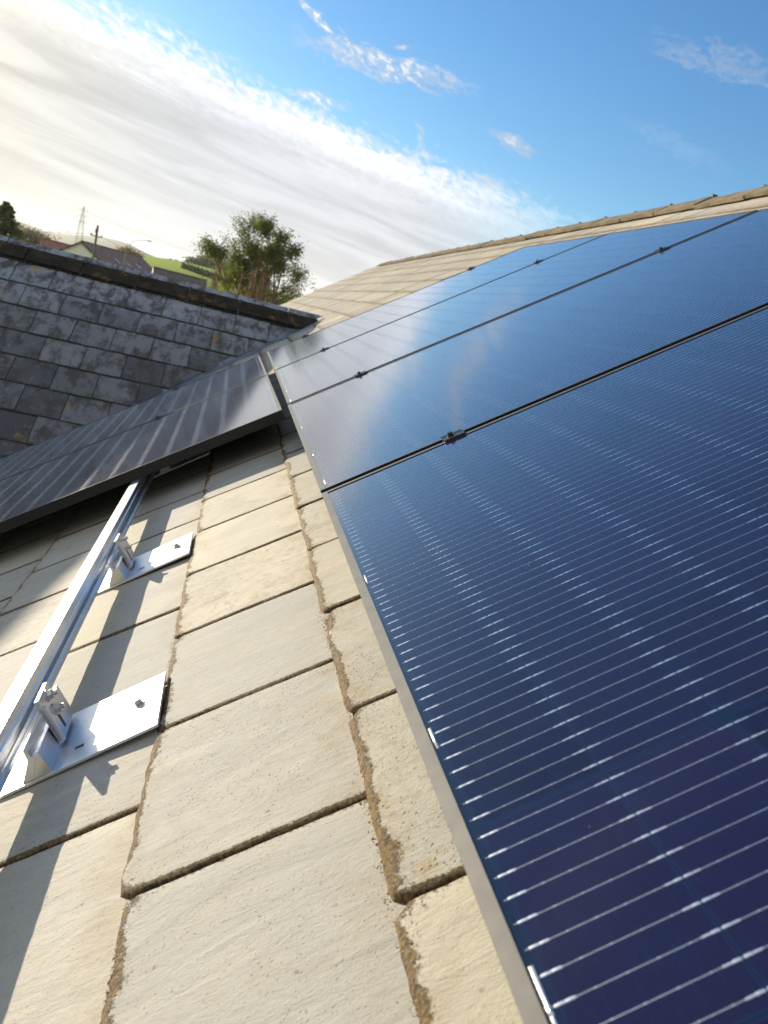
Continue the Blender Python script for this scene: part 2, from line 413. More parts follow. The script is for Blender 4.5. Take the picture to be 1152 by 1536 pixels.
def foliage(name, ca, cb, trans=0.3):
    m_, t, b = mat(name)
    rnd = t.attr('rnd')
    c = t.mix(rnd, ca, cb)
    t.l.new(c, b.inputs['Base Color']); b.inputs['Roughness'].default_value = 0.65; b.inputs['Specular IOR Level'].default_value = 0.3
    tr = t.node('ShaderNodeBsdfTranslucent'); t.l.new(t.mix(1.0, c, (1.5, 1.6, 0.9), 'MULTIPLY'), tr.inputs[0])
    ms = t.node('ShaderNodeMixShader'); ms.inputs[0].default_value = trans
    t.l.new(b.outputs[0], ms.inputs[1]); t.l.new(tr.outputs[0], ms.inputs[2])
    t.l.new(ms.outputs[0], t.n['Material Output'].inputs[0])
    return m_

N0 = -0.4865; T = 0.0065; GA = 0.262; LN = 0.3045; VB = -0.0875     # slate plane, thickness, gauge, width, first butt
M_CREAM = slate_cream(); M_GREY = slate_grey()
M_RIDGE = ridge_mat('buff_ridge_tile', (0.24, 0.20, 0.14), (0.15, 0.125, 0.09), (0.40, 0.27, 0.08), 0.4)
M_RIDGE_D = ridge_mat('dark_ridge_tile', (0.026, 0.023, 0.019), (0.048, 0.040, 0.030), (0.30, 0.165, 0.03), 0.6)
M_MOSS = ridge_mat('moss', (0.12, 0.068, 0.018), (0.26, 0.165, 0.06), (0.17, 0.14, 0.04))
M_LEAD = simple('lead_flashing', (0.19, 0.205, 0.23), 0.5, 0.5, 0.3, 9.0, 0.004)
M_RAIL = aluminium('extruded_aluminium', (0.82, 0.83, 0.85), 0.30, (1, 0.04, 1))
M_PLATE = aluminium('mill_aluminium', (0.86, 0.86, 0.87), 0.40, (0.1, 1, 1))
M_BLOCK = aluminium('block_aluminium', (0.66, 0.68, 0.72), 0.36)
M_STEEL = aluminium('stainless_steel', (0.55, 0.53, 0.50), 0.28)
M_FRAME = simple('black_anodised_frame', (0.016, 0.0155, 0.015), 0.5, 0.0, 0.08, 40.0, 0, 0.3)
M_LIP_SHEEN = simple('frame_lip_painted_sheen', (0.185, 0.175, 0.152), 0.5, 0.85, 0.08, 40.0)  # paler copy of the black frame, sun sheen put into its colour
M_CLAMP = simple('black_clamp', (0.020, 0.019, 0.018), 0.38, 0.3, 0.2, 60.0)
M_GLASS = glass_cells()
M_BUS = aluminium('tinned_wire', (0.86, 0.85, 0.84), 0.37)
M_BUS.node_tree.nodes['Principled BSDF'].inputs['Coat Weight'].default_value = 1.0; M_BUS.node_tree.nodes['Principled BSDF'].inputs['Coat Roughness'].default_value = 0.09
M_WALL = simple('rendered_wall', (0.76, 0.71, 0.64), 0.9, 0, 0.1, 3.0)
M_TAN = simple('tan_wall', (0.62, 0.50, 0.34), 0.9, 0, 0.1, 2.0)
M_LICH = simple('pale_lichen', (0.42, 0.44, 0.20), 0.9, 0, 0.2, 60.0)
M_BROWNROOF = simple('brown_roof_tiles', (0.16, 0.10, 0.082), 0.9, 0, 0.35, 2.2)
M_REDROOF = simple('red_brown_roof_tiles', (0.24, 0.10, 0.075), 0.9, 0, 0.35, 2.2)
M_DARKROOF = simple('slate_purple_roof', (0.11, 0.088, 0.088), 0.9, 0, 0.25, 2.2)
M_TRIM = simple('dark_trim', (0.07, 0.05, 0.04), 0.7, 0, 0.1)
M_PALETRIM = simple('pale_bargeboard', (0.60, 0.48, 0.30), 0.7, 0, 0.1)
M_SKYL = simple('skylight_glass', (0.25, 0.30, 0.36), 0.12, 0.0, 0.1, 1.0, 0, 1.0)
M_WOOD = simple('weathered_pole_wood', (0.14, 0.115, 0.08), 0.9, 0, 0.3, 6.0)
M_GALV = simple('galvanised_steel', (0.36, 0.33, 0.31), 0.6, 0.3, 0.15)
M_LAMP = simple('lamp_post_paint', (0.20, 0.15, 0.13), 0.7)
M_WIRE = simple('cable', (0.06, 0.06, 0.06), 0.6)
M_BARK = simple('bark', (0.155, 0.10, 0.06), 0.9, 0, 0.35, 14.0)
M_TWIG = simple('reddish_twigs', (0.22, 0.125, 0.075), 0.9, 0, 0.3, 14.0)
M_LEAF = foliage('willow_leaves', (0.07, 0.085, 0.026), (0.15, 0.16, 0.045), 0.4)
M_LEAFD = foliage('dark_evergreen_leaves', (0.025, 0.040, 0.016), (0.055, 0.080, 0.028), 0.2)
M_LEAFY = foliage('bright_leaves', (0.11, 0.15, 0.025), (0.20, 0.25, 0.045))
M_CONIF = foliage('conifer_needles', (0.045, 0.058, 0.024), (0.10, 0.115, 0.045), 0.25)
M_BROWNB = foliage('bare_brown_twigs', (0.17, 0.12, 0.07), (0.27, 0.20, 0.12), 0.3)
M_PALETREE = foliage('far_tree', (0.10, 0.10, 0.07), (0.16, 0.155, 0.11), 0.15)

# ------------------------------------------------------------------ house: main slope, wing, ridges, valley
HL = Matrix.Translation((0, 4, 0)); HI = HL.inverted()
house = empty('house', 'slate roofed house with cream main slope and dark grey wing, seen from its own roof', 'house', HL)

def slate(mb, ua, ub, vb, q, rnd):
    """q: 2 near (fine), 1 middle, 0 hidden or far"""
    ln = GA + 0.012
    if q == 2:
        nu = 30; xs = [0, .0012, .003, .005, .007, .009, .0115, .014, .018, .024] + [.034 + (ln-.034)*i/17 for i in range(18)]
    elif q == 1:
        nu = 6; xs = [0, .004, .009, .016, .05, .15, ln]
        if ua > 4.4: nu = 3; xs = [0, .010, .022, .045, .15, ln]
    else:
        nu = 1; xs = [0, .010, ln]
    seed = rnd*91.7
    du0, du1 = random.uniform(-.0012, .0012), random.uniform(-.0012, .0012)
    lift = random.uniform(-.0008, .0012); tw = random.uniform(-.0012, .0012)
    jv = random.uniform(-.003, .003)
    vs = []; eg = []
    for i, xx in enumerate(xs):
        for j in range(nu+1):
            f = j/nu
            if q == 2: f = (0, .008, .017, .030)[j] if j < 4 else .030 + .97*(j-3)/(nu-3)
            u = ua + du0 + (ub-ua+du1-du0)*f
            if q == 2:
                if j < 3: u += 0.0012*N3(xx*45, j*.6, seed) + 0.0007*N3(xx*160, j*.6, seed)
                if j == nu: u += 0.0010*N3(xx*30, j, seed) + 0.0004*N3(xx*140, j, seed)
                wv = 0.0085 + 0.0065*N3(u*22, seed, 1) + 0.0045*N3(u*70, seed, 2)
                wv = max(0.002, wv)
                ev = 0.0030*N3(u*14, seed, 3) + 0.0022*N3(u*55, seed, 4) + 0.0010*N3(u*160, seed, 5)
                # rounded butt corners
                cr = min(f, 1-f)*(ub-ua); ev += 0.010*max(0, 1-cr/0.014)**2
                v = vb + jv + xx + ev*(1-sstep(0, .05, xx))
                drop = T*1.0*max(0.0, 1-xx/wv)**1.25
                drop += 0.0012*max(0, N3(u*130, xx*160, seed+6))*(1-sstep(.004, .018, xx))
                z = N0 + lift - xx*T/GA - drop + tw*(f-.5) + 0.00045*N3(xx*7, u*60, seed) + 0.0010*N3(xx*6, u*9, seed) 
                z -= (0.0024, 0.0008, 0.0001)[j] *(1+.5*N3(xx*90, j, seed)) if j < 3 else 0
                z -= 0.0012 if j == nu else 0
                e = max(1-sstep(wv*0.8, wv*2.3, xx), (1.3 if j < 3 else 0.5)*(1-sstep(0.003, .009, cr)), (1-sstep(0, .05, cr))*(1-sstep(0, .05, xx))*0.8)
            else:
                ev = 0.004*N3(u*14, seed, 3) + 0.003*N3(u*40, seed, 4)
                v = vb + jv + xx + ev*(1-sstep(0, .1, xx))
                z = N0 + lift*1.5 - xx*T/GA - (T*0.8 if i == 0 else 0) + tw*(f-.5)*2
                e = (1.0 if xx < .006 else (0.62 if xx < .012 else (0.25 if xx < .03 else 0.0))) if ua < 4.4 else (1.0, .95, .75, .45, .1, .0)[min(i, 5)]
                if ua > 4.4 and i == 0: z -= .006
                if q == 0: e = max(e, 0.0)
            vs.append((v, u, z)); eg.append(e)
    W = nu+1; fs = []
    for i in range(len(xs)-1):
        for j in range(nu):
            a = i*W+j; fs.append((a, a+W, a+W+1, a+1))
    mb.add(vs, fs, rnd, eg)
    # skirts: butt face and the two side faces
    def skirt(idx, flip):
        top = [vs[k] for k in idx]; bot = [(p[0], p[1], p[2] - T - .0035) for p in top]
        n = len(top); ff = [(k, k+1, n+k+1, n+k) if not flip else (k+1, k, n+k, n+k+1) for k in range(n-1)]
        mb.add(top+bot, ff, rnd, [max(eg[k], .75) for k in idx] + [1.0]*n)
    skirt(list(range(0, W)), False)
    skirt([i*W for i in range(len(xs))], True)
    skirt([i*W+nu for i in range(len(xs))], False)

VR = 2.565                                      # ridge position up the slope
near, far = MB(), MB()
for j in range(-10, 11):
    vb = VB + j*GA
    if j == 10: continue
    par = 0.0 if (j % 2) else -0.1522
    for k in range(-9, 50):
        ua = 0.664 + par + k*LN; ub = ua + LN
        if ua < -1.9 or ua > 15.3: continue
        gap = 0.0031
        rnd = random.random()
        q = 0
        if ub > 0.2 and ua < 2.75 and -5 <= j <= 0 and vb > -1.45: q = 2
        elif ua < 6.0 and vb < 0.2: q = 1
        elif ua > 4.2: q = 1
        if -0.0 < vb < 1.2 and ub < 4.4: q = 0
        slate(near if ua < 7.1 else far, ua+gap, ub-gap, vb, q, rnd)
def cut_valley(mb):
    return mb
roof = near.build('roof', M_CREAM, house, HI @ ROOF, smooth=False)
roof['label'] = 'sunlit cream slate main slope'
# valley trim of the near part: keep the side above the valley line  X > Y - 6.656 + 0.16
bm = bmesh.new(); bm.from_mesh(roof.data)
pm = ROOF.inverted()
pc = pm @ Vector((0.0, 6.656-0.155, ZC)); pn = (pm.to_3x3() @ Vector((1, -1, 0))).normalized()
bmesh.ops.bisect_plane(bm, geom=bm.verts[:]+bm.edges[:]+bm.faces[:], plane_co=pc, plane_no=pn, clear_inner=True)
bm.to_mesh(roof.data); bm.free()
for p in roof.data.polygons: p.use_smooth = True
# the part of the same slope beyond the wing ridge joins the same roof mesh
bm = bmesh.new(); bm.from_mesh(roof.data)
tmp = bpy.data.meshes.new('tmp'); tmp.from_pydata(far.v, [], far.f)
for an, dat in (('rnd', far.rnd), ('edge', far.edge)):
    a = tmp.attributes.new(an, 'FLOAT', 'POINT'); a.data.foreach_set('value', dat)
bm.from_mesh(tmp); bm.to_mesh(roof.data); bm.free(); bpy.data.meshes.remove(tmp)
for p in roof.data.polygons: p.use_smooth = True
# roof deck under the slates
mb = MB()
mb.box(-2.72, VR-0.002, -1.8, 15.5, N0-0.14, N0-0.022)
mb.build('roof_deck', M_TRIM, house, HI @ ROOF)
# far side of the main roof
XR = VR*CP - N0*SP; ZR = VR*SP + N0*CP
ROOF2 = Matrix.Translation((2*XR, 0, ZC)) @ Matrix.Rotation(PITCH, 4, 'Y')
mb = MB()
for j in range(-10, 10):
    mb.box(-VR, -VB - j*GA, -1.85, 15.55, N0-0.03-0.006*(j % 3), N0-0.004-0.0003*j) if False else None
for j in range(-10, 10):
    vb = VB + j*GA
    mb.add([(-vb, -1.85, N0), (-vb, 15.55, N0), (-(vb+GA+.01), 15.55, N0-.0065), (-(vb+GA+.01), -1.85, N0-.0065), (-vb, -1.85, N0-.01), (-vb, 15.55, N0-.01)],
           [(0, 1, 2, 3), (0, 4, 5, 1)], 0.4, 0.0)
mb.box(-VR+.002, 2.72, -1.8, 15.5, N0-0.14, N0-0.022)
r2 = mb.build('roof', M_CREAM, house, HI @ ROOF2); r2['label'] = 'hidden far slope of the main roof'

# ridge tiles of the main roof (angular, buff), with small dark unions at the joints
RT = 0.446
def ridge_tile(mb, L, half, drop, th, rnd):
    """angle ridge along local y, apex at the origin"""
    n = 7
    for sgn in (-1, 1):
        pass
    prof_t = [(-half, -drop), (-half*.5, -drop*.46), (-half*.12, -drop*.06), (0, 0), (half*.12, -drop*.06), (half*.5, -drop*.46), (half, -drop)]
    prof = prof_t + [(x*(1-th/half), z - th) for x, z in reversed(prof_t)]
    ny = 6; P = len(prof); vs = []
    for i in range(ny+1):
        y = L*i/ny
        for (x, z) in prof:
            jx = 0.003*N3(x*20+rnd*50, y*9, z*20); jz = 0.004*N3(x*20, y*9+rnd*50, 3)
            vs.append((x+jx, y, z+jz))
    fs = [(i*P+k, i*P+(k+1) % P, (i+1)*P+(k+1) % P, (i+1)*P+k) for i in range(ny) for k in range(P)]
    fs += [tuple(range(P-1, -1, -1)), tuple(range(ny*P, ny*P+P))]
    mb.add(vs, fs, rnd)
RU0 = 0.62
nr = 0
for k in range(-5, 34):
    y0 = RU0 + k*RT
    if y0 > 14.6: break
    m2 = MB(); rnd = random.random()
    ridge_tile(m2, RT-0.012, 0.108, 0.074, 0.014, rnd)
    M = Matrix.Translation((XR, y0, ZC + ZR + 0.030 + random.uniform(-.004, .004))) @ Matrix.Rotation(random.uniform(-.012, .012), 4, 'X')
    o = m2.build('ridge_tile', M_RIDGE, roof, (HI @ ROOF).inverted() @ HI @ M, recalc=True)
    m3 = MB(); m3.box(-.016, .016, -.008, .008, -.014, .006)
    m3.build('ridge_union', M_TRIM, o, Matrix.Translation((0, -.004, 0)), bevel=.004)
# mortar bed under the ridge
mb = MB(); mb.add([(-.088, -1.8, -.075), (.088, -1.8, -.075), (0, -1.8, -.012), (-.088, 14.6, -.075), (.088, 14.6, -.075), (0, 14.6, -.012)], [(0, 2, 1), (3, 4, 5), (0, 3, 5, 2), (1, 2, 5, 4), (0, 1, 4, 3)])
mb.build('mortar_bed', M_TRIM, house, HI @ Matrix.Translation((XR, 0, ZC + ZR + 0.022)))

# wing
WY, WZ = 7.32, -0.088                              # ridge line of the wing (top of its ridge tiles)
XA = 0.664; SZ = WZ - 0.040
WING = Matrix.Translation((XA, WY, ZC + SZ)) @ Matrix.Rotation(PITCH, 4, 'X')     # local x along ridge, -y down the front slope, z out
mb = MB(); GW = 0.283; LW = 0.303
for r in range(0, 12):
    yb = -(0.151 + r*GW)
    for k in range(-28, 6):
        x0 = -1.147 + k*LW + (0 if r % 2 == 0 else 0.157); x1 = x0 + LW
        if x0 > 0.4 or x1 < -7.4: continue
        if x0 > yb*CP + 0.25 + GW: continue
        rnd = random.random(); gp = 0.0030
        n = 6 if x0 > -4.5 else 2; ys = [0, .006, .02, .10, .20, GW+.012]
        vs = []; eg = []; lift = random.uniform(-.001, .004); tw = random.uniform(-.004, .004); jy = random.uniform(-.004, .004)
        for i, yy in enumerate(ys):
            for j in range(n+1):
                f = j/n; xx = x0 + gp + (LW-2*gp)*f
                ev = .003*N3(xx*18, rnd*40, 1) + .002*N3(xx*60, rnd*40, 2)
                cr = min(f, 1-f)
                z = lift - yy*.007/GW - (.0035 if i == 0 else 0) + tw*(f-.5) + .0006*N3(xx*20, yy*20, rnd*9)
                vs.append((xx, yb + jy + yy + (ev if i < 3 else 0), z))
                eg.append(max(1.0 if i == 0 else (.75 if i == 1 else (.30 if i == 2 else 0)), .35 if (j in (0, n)) else 0))
        W = n+1; fs = [(i*W+j, i*W+j+1, (i+1)*W+j+1, (i+1)*W+j) for i in range(len(ys)-1) for j in range(n)]
        mb.add(vs, fs, rnd, eg)
        for idx, fl in ((list(range(W)), 0), ([i*W for i in range(len(ys))], 1), ([i*W+n for i in range(len(ys))], 0)):
            top = [vs[q] for q in idx]; bot = [(p[0], p[1], p[2]-.011) for p in top]; nn = len(top)
            mb.add(top+bot, [((q, nn+q, nn+q+1, q+1) if not fl else (q, q+1, nn+q+1, nn+q)) for q in range(nn-1)], rnd, 1.0)
wing = mb.build('roof', M_GREY, house, HI @ WING); wing['label'] = 'dark weathered grey slate slope of the wing'
bm = bmesh.new(); bm.from_mesh(wing.data)
pm = WING.inverted(); pc = pm @ Vector((XA, WY, ZC+SZ)) ; pn = (pm.to_3x3() @ Vector((-1, 1, 0))).normalized()
pc = pm @ Vector((XA-0.03, WY, ZC+SZ))
bmesh.ops.bisect_plane(bm, geom=bm.verts[:]+bm.edges[:]+bm.faces[:], plane_co=pc, plane_no=pn, clear_inner=True)
bm.to_mesh(wing.data); bm.free()
# deck and back slope of the wing
mb = MB()
SLW = 3.24
mb.add([(-7.4, -.10, -.012), (-.15, -.10, -.012), (-2.72, -SLW, -.012), (-7.4, -SLW, -.012), (-7.4, -.10, -.10), (-.15, -.10, -.10), (-2.72, -SLW, -.10), (-7.4, -SLW, -.10)],
       [(0, 3, 2, 1), (4, 5, 6, 7), (0, 4, 7, 3), (3, 7, 6, 2), (1, 2, 6, 5), (0, 1, 5, 4)])
mb.build('roof_deck', M_TRIM, house, HI @ WING)
WING2 = Matrix.Translation((XA, WY, ZC + SZ)) @ Matrix.Rotation(-PITCH, 4, 'X')
mb = MB()
for r in range(0, 11):
    ya = 0.06 + r*GW; yb2 = ya + GW
    xa = min(0.0, -ya*CP+.02); xb = -yb2*CP+.02
    mb.add([(-7.4, ya, -.007), (xa, ya, -.007), (xb, yb2, 0), (-7.4, yb2, 0), (xb, yb2, -.012), (-7.4, yb2, -.012)], [(0, 1, 2, 3), (3, 2, 4, 5)], random.random())
wb = mb.build('roof', M_GREY, house, HI @ WING2); wb['label'] = 'hidden back slope of the grey wing'
# dark ridge tiles of the wing
for k in range(0, 17):
    x1 = -0.225 - k*RT + RT; x0 = x1 - RT
    m2 = MB(); rnd = random.random()
    L = RT - .013
    if k == 0: L = 0.262
    ridge_tile(m2, L, 0.140, 0.098, 0.016, rnd)
    M = Matrix.Translation((XA + x0, WY, ZC + WZ + random.uniform(-.004, .003))) @ Matrix.Rotation(-math.pi/2, 4, 'Z')
    o = m2.build('ridge_tile', M_RIDGE_D, wing, (HI @ WING).inverted() @ HI @ M, recalc=True)
    m3 = MB(); m3.box(-.026, .026, -.010, .010, -.012, .009)
    m3.build('ridge_union', M_TRIM, o, Matrix.Translation((0, 0, 0)), bevel=.004)
# pale lichen rings on the wing slates
def on_wing(x, y):
    r = (x - 576, y - 768, F); d = Vector([sum(IM[k][i]*r[i] for i in range(3)) for k in range(3)])
    inv = WING.inverted(); o_ = inv @ Vector((0, 0, ZC)); dd = inv.to_3x3() @ d
    t = -o_.z/dd.z; return o_ + dd*t
for (x, y, r) in ((58, 553, .042), (77, 557, .038), (187, 582, .034)):
    p = on_wing(x, y); mb = MB(); n = 18; vs = []; fs = []
    for i in range(n):
        t = 2*math.pi*i/n; k = 1 + .15*N3(math.cos(t)*2, math.sin(t)*2, x)
        for rr, zz in ((r*k, .004), (r*.8*k, .010), (r*.55*k, .009), (r*.42*k, .004)):
            vs.append((p.x + math.cos(t)*rr*1.15, p.y + math.sin(t)*rr*.9, zz + .001))
    for i in range(n):
        for q in range(3): fs.append((i*4+q, i*4+q+1, ((i+1) % n)*4+q+1, ((i+1) % n)*4+q))
    mb.build('lichen_ring', M_LICH, wing, None, smooth=True, recalc=True)
# valley flashing: lead strip folded between the two slopes
mb = MB(); vs = []; fs = []
nn = 30
for i in range(nn+1):
    y = 4.55 + (WY - 4.55)*i/nn
    x = y - 6.656
    zv = x*math.tan(PITCH) + N0/CP
    def mainz(xx): return xx*math.tan(PITCH) + N0/CP
    for (ox, oy, dz) in ((-.034, .034, None), (-.012, .012, .012), (.012, -.012, -.004), (.06, -.06, -.002), (.13, -.13, -.006)):
        xx, yy = x+ox, y+oy
        z = mainz(xx) + dz if dz is not None else SZ - (WY-yy)*math.tan(PITCH) - .006
        vs.append((xx, yy, ZC + z + .0035*N3(yy*9, ox*30, 0)))
for i in range(nn):
    for q in range(4): fs.append((i*5+q, (i+1)*5+q, (i+1)*5+q+1, i*5+q+1))
mb.add(vs, fs); mb.build('valley_flashing', M_LEAD, house, HI, smooth=True)
# walls and gables
mb = MB()
X0, X1 = -1.66, 2*XR+1.66; ZE = 2.28
mb.box(X0, X1, -1.6, 15.3, 0, ZE)
for yy in (-1.6, 15.3):
    a, b2 = (yy, yy+.2) if yy < 0 else (yy-.2, yy)
    mb.add([(X0, a, ZE+.001), (X1, a, ZE+.001), (XR, a, ZC+ZR-.16), (X0, b2, ZE+.001), (X1, b2, ZE+.001), (XR, b2, ZC+ZR-.16)], [(0, 1, 2), (3, 5, 4), (0, 3, 4, 1), (1, 4, 5, 2), (2, 5, 3, 0)])
mb.box(-6.6, X0-.002, WY-2.35, WY+2.35, 0, ZE)
mb.add([(-6.6, WY-2.35, ZE+.001), (-6.6, WY+2.35, ZE+.001), (-6.6, WY, ZC+SZ-.13), (-6.4, WY-2.35, ZE+.001), (-6.4, WY+2.35, ZE+.001), (-6.4, WY, ZC+SZ-.13)],
       [(0, 2, 1), (3, 4, 5), (0, 1, 4, 3), (1, 2, 5, 4), (2, 0, 3, 5)])
mb.build('wall', M_WALL, house, HI, recalc=True)

# moss and dirt crumbs gathered along the slate butts
mb = MB()
def crumb(v, u, z, r):
    vs = []
    for d in ((1, 0, 0), (-1, 0, 0), (0, 1, 0), (0, -1, 0), (0, 0, 1), (0, 0, -1)):
        k = r*random.uniform(.6, 1.25)
        vs.append((v+d[0]*k, u+d[1]*k*1.3, z+d[2]*k*.6))
    mb.add(vs, [(0, 2, 4), (2, 1, 4), (1, 3, 4), (3, 0, 4), (2, 0, 5), (1, 2, 5), (3, 1, 5), (0, 3, 5)], random.random())
for j in (-4, -3, -2, -1, 0):
    vb = VB + j*GA
    for _ in range(6000 if j >= -2 else 1500):
        u = random.uniform(.25, 2.75)
        dens = .35 + .65*sstep(-.35, .35, N3(u*7, j*3.3, 5))
        if random.random() > dens: continue
        off = random.gauss(-.0016, .0044)
        z = N0 - T*1.0 - .0012 + (max(0, -off)*.5 if off < 0 else 0)
        crumb(vb - off + .001, u, z + .0008, random.uniform(.0003, .0009)*(2.0 if random.random() < .05 else 1))
ob = mb.build('moss', M_MOSS, None, ROOF); ob['kind'] = 'stuff'; ob['label'] = 'brown moss crumbs gathered along the slate edges'; ob['category'] = 'moss'

# ------------------------------------------------------------------ solar panels
PW, PL = 1.134, 1.722
FT = 0.033
def make_panel(label):
    root = empty('solar_panel', label, 'solar panel', Matrix.Identity(4), 'black framed solar panels on the slate roof')
    mb = MB(); lv_, l0, l1 = .0115, .0035, .0095
    lp = MB()
    # frame: two long sides, two short sides butted between them
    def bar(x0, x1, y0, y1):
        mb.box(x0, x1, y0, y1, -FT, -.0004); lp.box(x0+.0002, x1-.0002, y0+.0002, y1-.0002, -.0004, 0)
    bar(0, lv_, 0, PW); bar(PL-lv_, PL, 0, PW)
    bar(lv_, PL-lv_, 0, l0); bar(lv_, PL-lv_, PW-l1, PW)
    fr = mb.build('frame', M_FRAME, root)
    lp.build('frame_lip_sheen', M_LIP_SHEEN, fr)  # frame tops made lighter than the sides to stand in for sun sheen
    mb = MB(); mb.box(lv_-.001, PL-lv_+.001, l0-.001, PW-l1+.001, -.0065, -.0014)
    mb.build('glass', M_GLASS, root)
    # busbar wires: a thin round wire per busbar, widened bright ribbon humps at every cell gap
    mb = MB(); zt = -.00125
    nb = 10
    xs0, xs1 = V0 - .004, V0 + 18*CW + .003
    for sidx in range(6):
        for b_ in range(nb):
            y = U0 + sidx*SW + SW*(b_+.5)/nb
            r = .00022; zb = zt - .00005
            vs = []
            for xx in (xs0, xs1):
                for a in (0, 45, 90, 135, 180): vs.append((xx, y + math.cos(rad(a))*r, zb + math.sin(rad(a))*r*.45))
            mb.add(vs, [(k, k+1, k+6, k+5) for k in range(4)], .3)
            for gi in range(19):
                xg = V0 + gi*CW
                segs = ((xg-.0086, .0025), (xg-.0033, .0025), (xg+.0033, .0025), (xg+.0086, .0025)) if 0 < gi < 18 else ((xg + (.0015 if gi == 0 else -.0015), .0030), (xg + (.0078 if gi == 0 else -.0078), .0030))
                for xc, hl in segs:
                    inner = gi in (0, 18) or abs(xc - xg) < .006; ww = .00085 if inner else .00064; vs = []; hz = .00013 if inner else .00005
                    for q in range(5):
                        tt = q/4*2-1; zz = zt + hz*(1-tt*tt)
                        for yy, k in ((-ww, -.00006), (-ww*.55, .00008), (ww*.55, .00008), (ww, -.00006)): vs.append((xc + tt*hl, y+yy, zz + k))
                    mb.add(vs, [(q*4+k, q*4+4+k, q*4+5+k, q*4+k+1) for q in range(4) for k in range(3)], .6)
            # solder pads
            for gi in range(18):
                for pd in (.022, .040, .058, .076):
                    xc = V0 + gi*CW + pd; rr = .00055
                    mb.add([(xc-.0011, y, zt), (xc, y-rr, zt), (xc+.0011, y, zt), (xc, y+rr, zt), (xc, y, zt+.00014)], [(0, 1, 4), (1, 2, 4), (2, 3, 4), (3, 0, 4)], .6)
    # string end ribbons
    for (ya, yb2) in ((U0 + .006, U0 + SW*2 - .11),):
        mb.box(V0-.0058, V0-.0032, U0 + .012, U0 + .072, zt, zt+.0006)
        mb.box(V0-.0060, V0-.0030, U0 + .0415, U0 + .0475, zt, zt+.0007)
    for k in (2, 4): mb.box(V0-.0058, V0-.0036, U0 + SW*k - .085, U0 + SW*k - .055, zt, zt+.0004)
    mb.build('busbar_wires', M_BUS, root, smooth=True)
    # black backsheet box under the laminate
    return root
VM, UM, NM = -0.0145, 1.376, -0.376
labs = ['nearest solar panel filling the lower right corner, crossed by bright dashed busbars',
        'second nearest solar panel, between the two widest black gaps, its left end fading pale',
        'third nearest solar panel of the upper row, mirroring grey cloud and bright blue sky',
        'thin strip of farthest solar panel in the upper row, bordering the bare cream slates']
p0 = make_panel(labs[0]); p0.matrix_basis = ROOF @ Matrix.Translation((VM, UM-.01-PW, NM))
for k in (1, 2, 3):
    clone(p0, ROOF @ Matrix.Translation((VM + (0, .001, -.001)[k-1], UM-.01-PW + k*1.154, NM + (0, .0006, -.0006)[k-1])), labs[k])
LEFT = ROOF @ Matrix.Translation((-.036, 2.475, NM)) @ Matrix.Rotation(rad(.75), 4, 'Z') @ Matrix.Rotation(rad(.75), 4, 'Y')
l1 = clone(p0, LEFT @ Matrix.Translation((-PL, 0, 0)), 'nearer panel of the lower left row, casting the broad black shadow over the rail')
l2 = clone(p0, LEFT @ Matrix.Translation((-PL, 1.154, 0)), 'farther panel of the lower left row, next to the valley of the grey wing')

# ------------------------------------------------------------------ clamps
def make_clamp(label):
    root = empty('panel_clamp', label, 'clamp', Matrix.Identity(4), 'black clamps holding the panel edges')
    mb = MB()
    mb.box(-.021, .021, -.0088, .0088, -.030, .0026)
    mb.box(-.021, .021, -.0175, -.0088, .0006, .0034)
    mb.box(-.021, .021, .0088, .0175, .0006, .0034)
    mb.build('clamp_body', M_CLAMP, root, bevel=.0006)
    mb = MB(); mb.cyl((-.004, 0, .0026), (0, 0, 1), .0068, .0015, 14); mb.cyl((-.004, 0, .0041), (0, 0, 1), .0052, .0060, 12, .0044)
    mb.build('bolt', M_CLAMP, root, smooth=False)
    return root
c0 = make_clamp('black mid clamp with round bolt head on the nearest panel gap, centre of the photo')
c0.matrix_basis = ROOF @ Matrix.Translation((.252, 1.376, NM))
for (v, u, lab) in ((.245, 2.530, 'black mid clamp on the second panel gap, near the panel\'s left end'),
                    (1.342, 2.530, 'black mid clamp on the second panel gap, far right against blue reflection'),
                    (.240, 3.684, 'small black clamp on the third panel gap, above the left row corner'),
                    (1.342, 3.684, 'black clamp on the third panel gap, high up toward the ridge'),
                    (.236, 4.832, 'tiny end clamp at the far edge of the upper row, beside the valley slates'),
                    (1.342, 4.832, 'tiny end clamp at the far edge of the upper row, below the bare upper slates')):
    clone(c0, ROOF @ Matrix.Translation((v, u, NM)), lab)
for (x, u, lab) in ((-.528, 1.144, 'shiny mid clamp on the seam between the two left row panels'),
                    (-.532, 2.291, 'small end clamp on the far edge of the left row, below the valley flashing'),
                    (-1.600, 2.291, 'small end clamp on the far edge of the left row, at the photo\'s left border')):
    clone(c0, LEFT @ Matrix.Translation((x, u, 0)), lab)

# ------------------------------------------------------------------ mounting rail and roof brackets
RB = -0.4455; RTOP = -0.4035; RV0, RV1 = -0.560, -0.528
mb = MB()
def slot(zc, d, hw_, lip):      # a T slot seen on the +v side, listed bottom to top
    return [(RV1, zc-hw_), (RV1-lip, zc-hw_), (RV1-lip, zc-hw_*1.7), (RV1-d, zc-hw_*1.7), (RV1-d, zc+hw_*1.7), (RV1-lip, zc+hw_*1.7), (RV1-lip, zc+hw_), (RV1, zc+hw_)]
prof = [(RV0, RB), (RV1+.003, RB), (RV1+.003, RB+.006), (RV1, RB+.007)] + slot(RB+.0165, .012, .0042, .0025) + [(RV1, RB+.027), (RV1-.002, RB+.0285), (RV1-.002, RB+.033), (RV1, RB+.0345), (RV1, RTOP-.001), (RV1-.001, RTOP), (RV0+.001, RTOP), (RV0, RTOP-.001)]
mb.prism(prof, .30, 4.95)
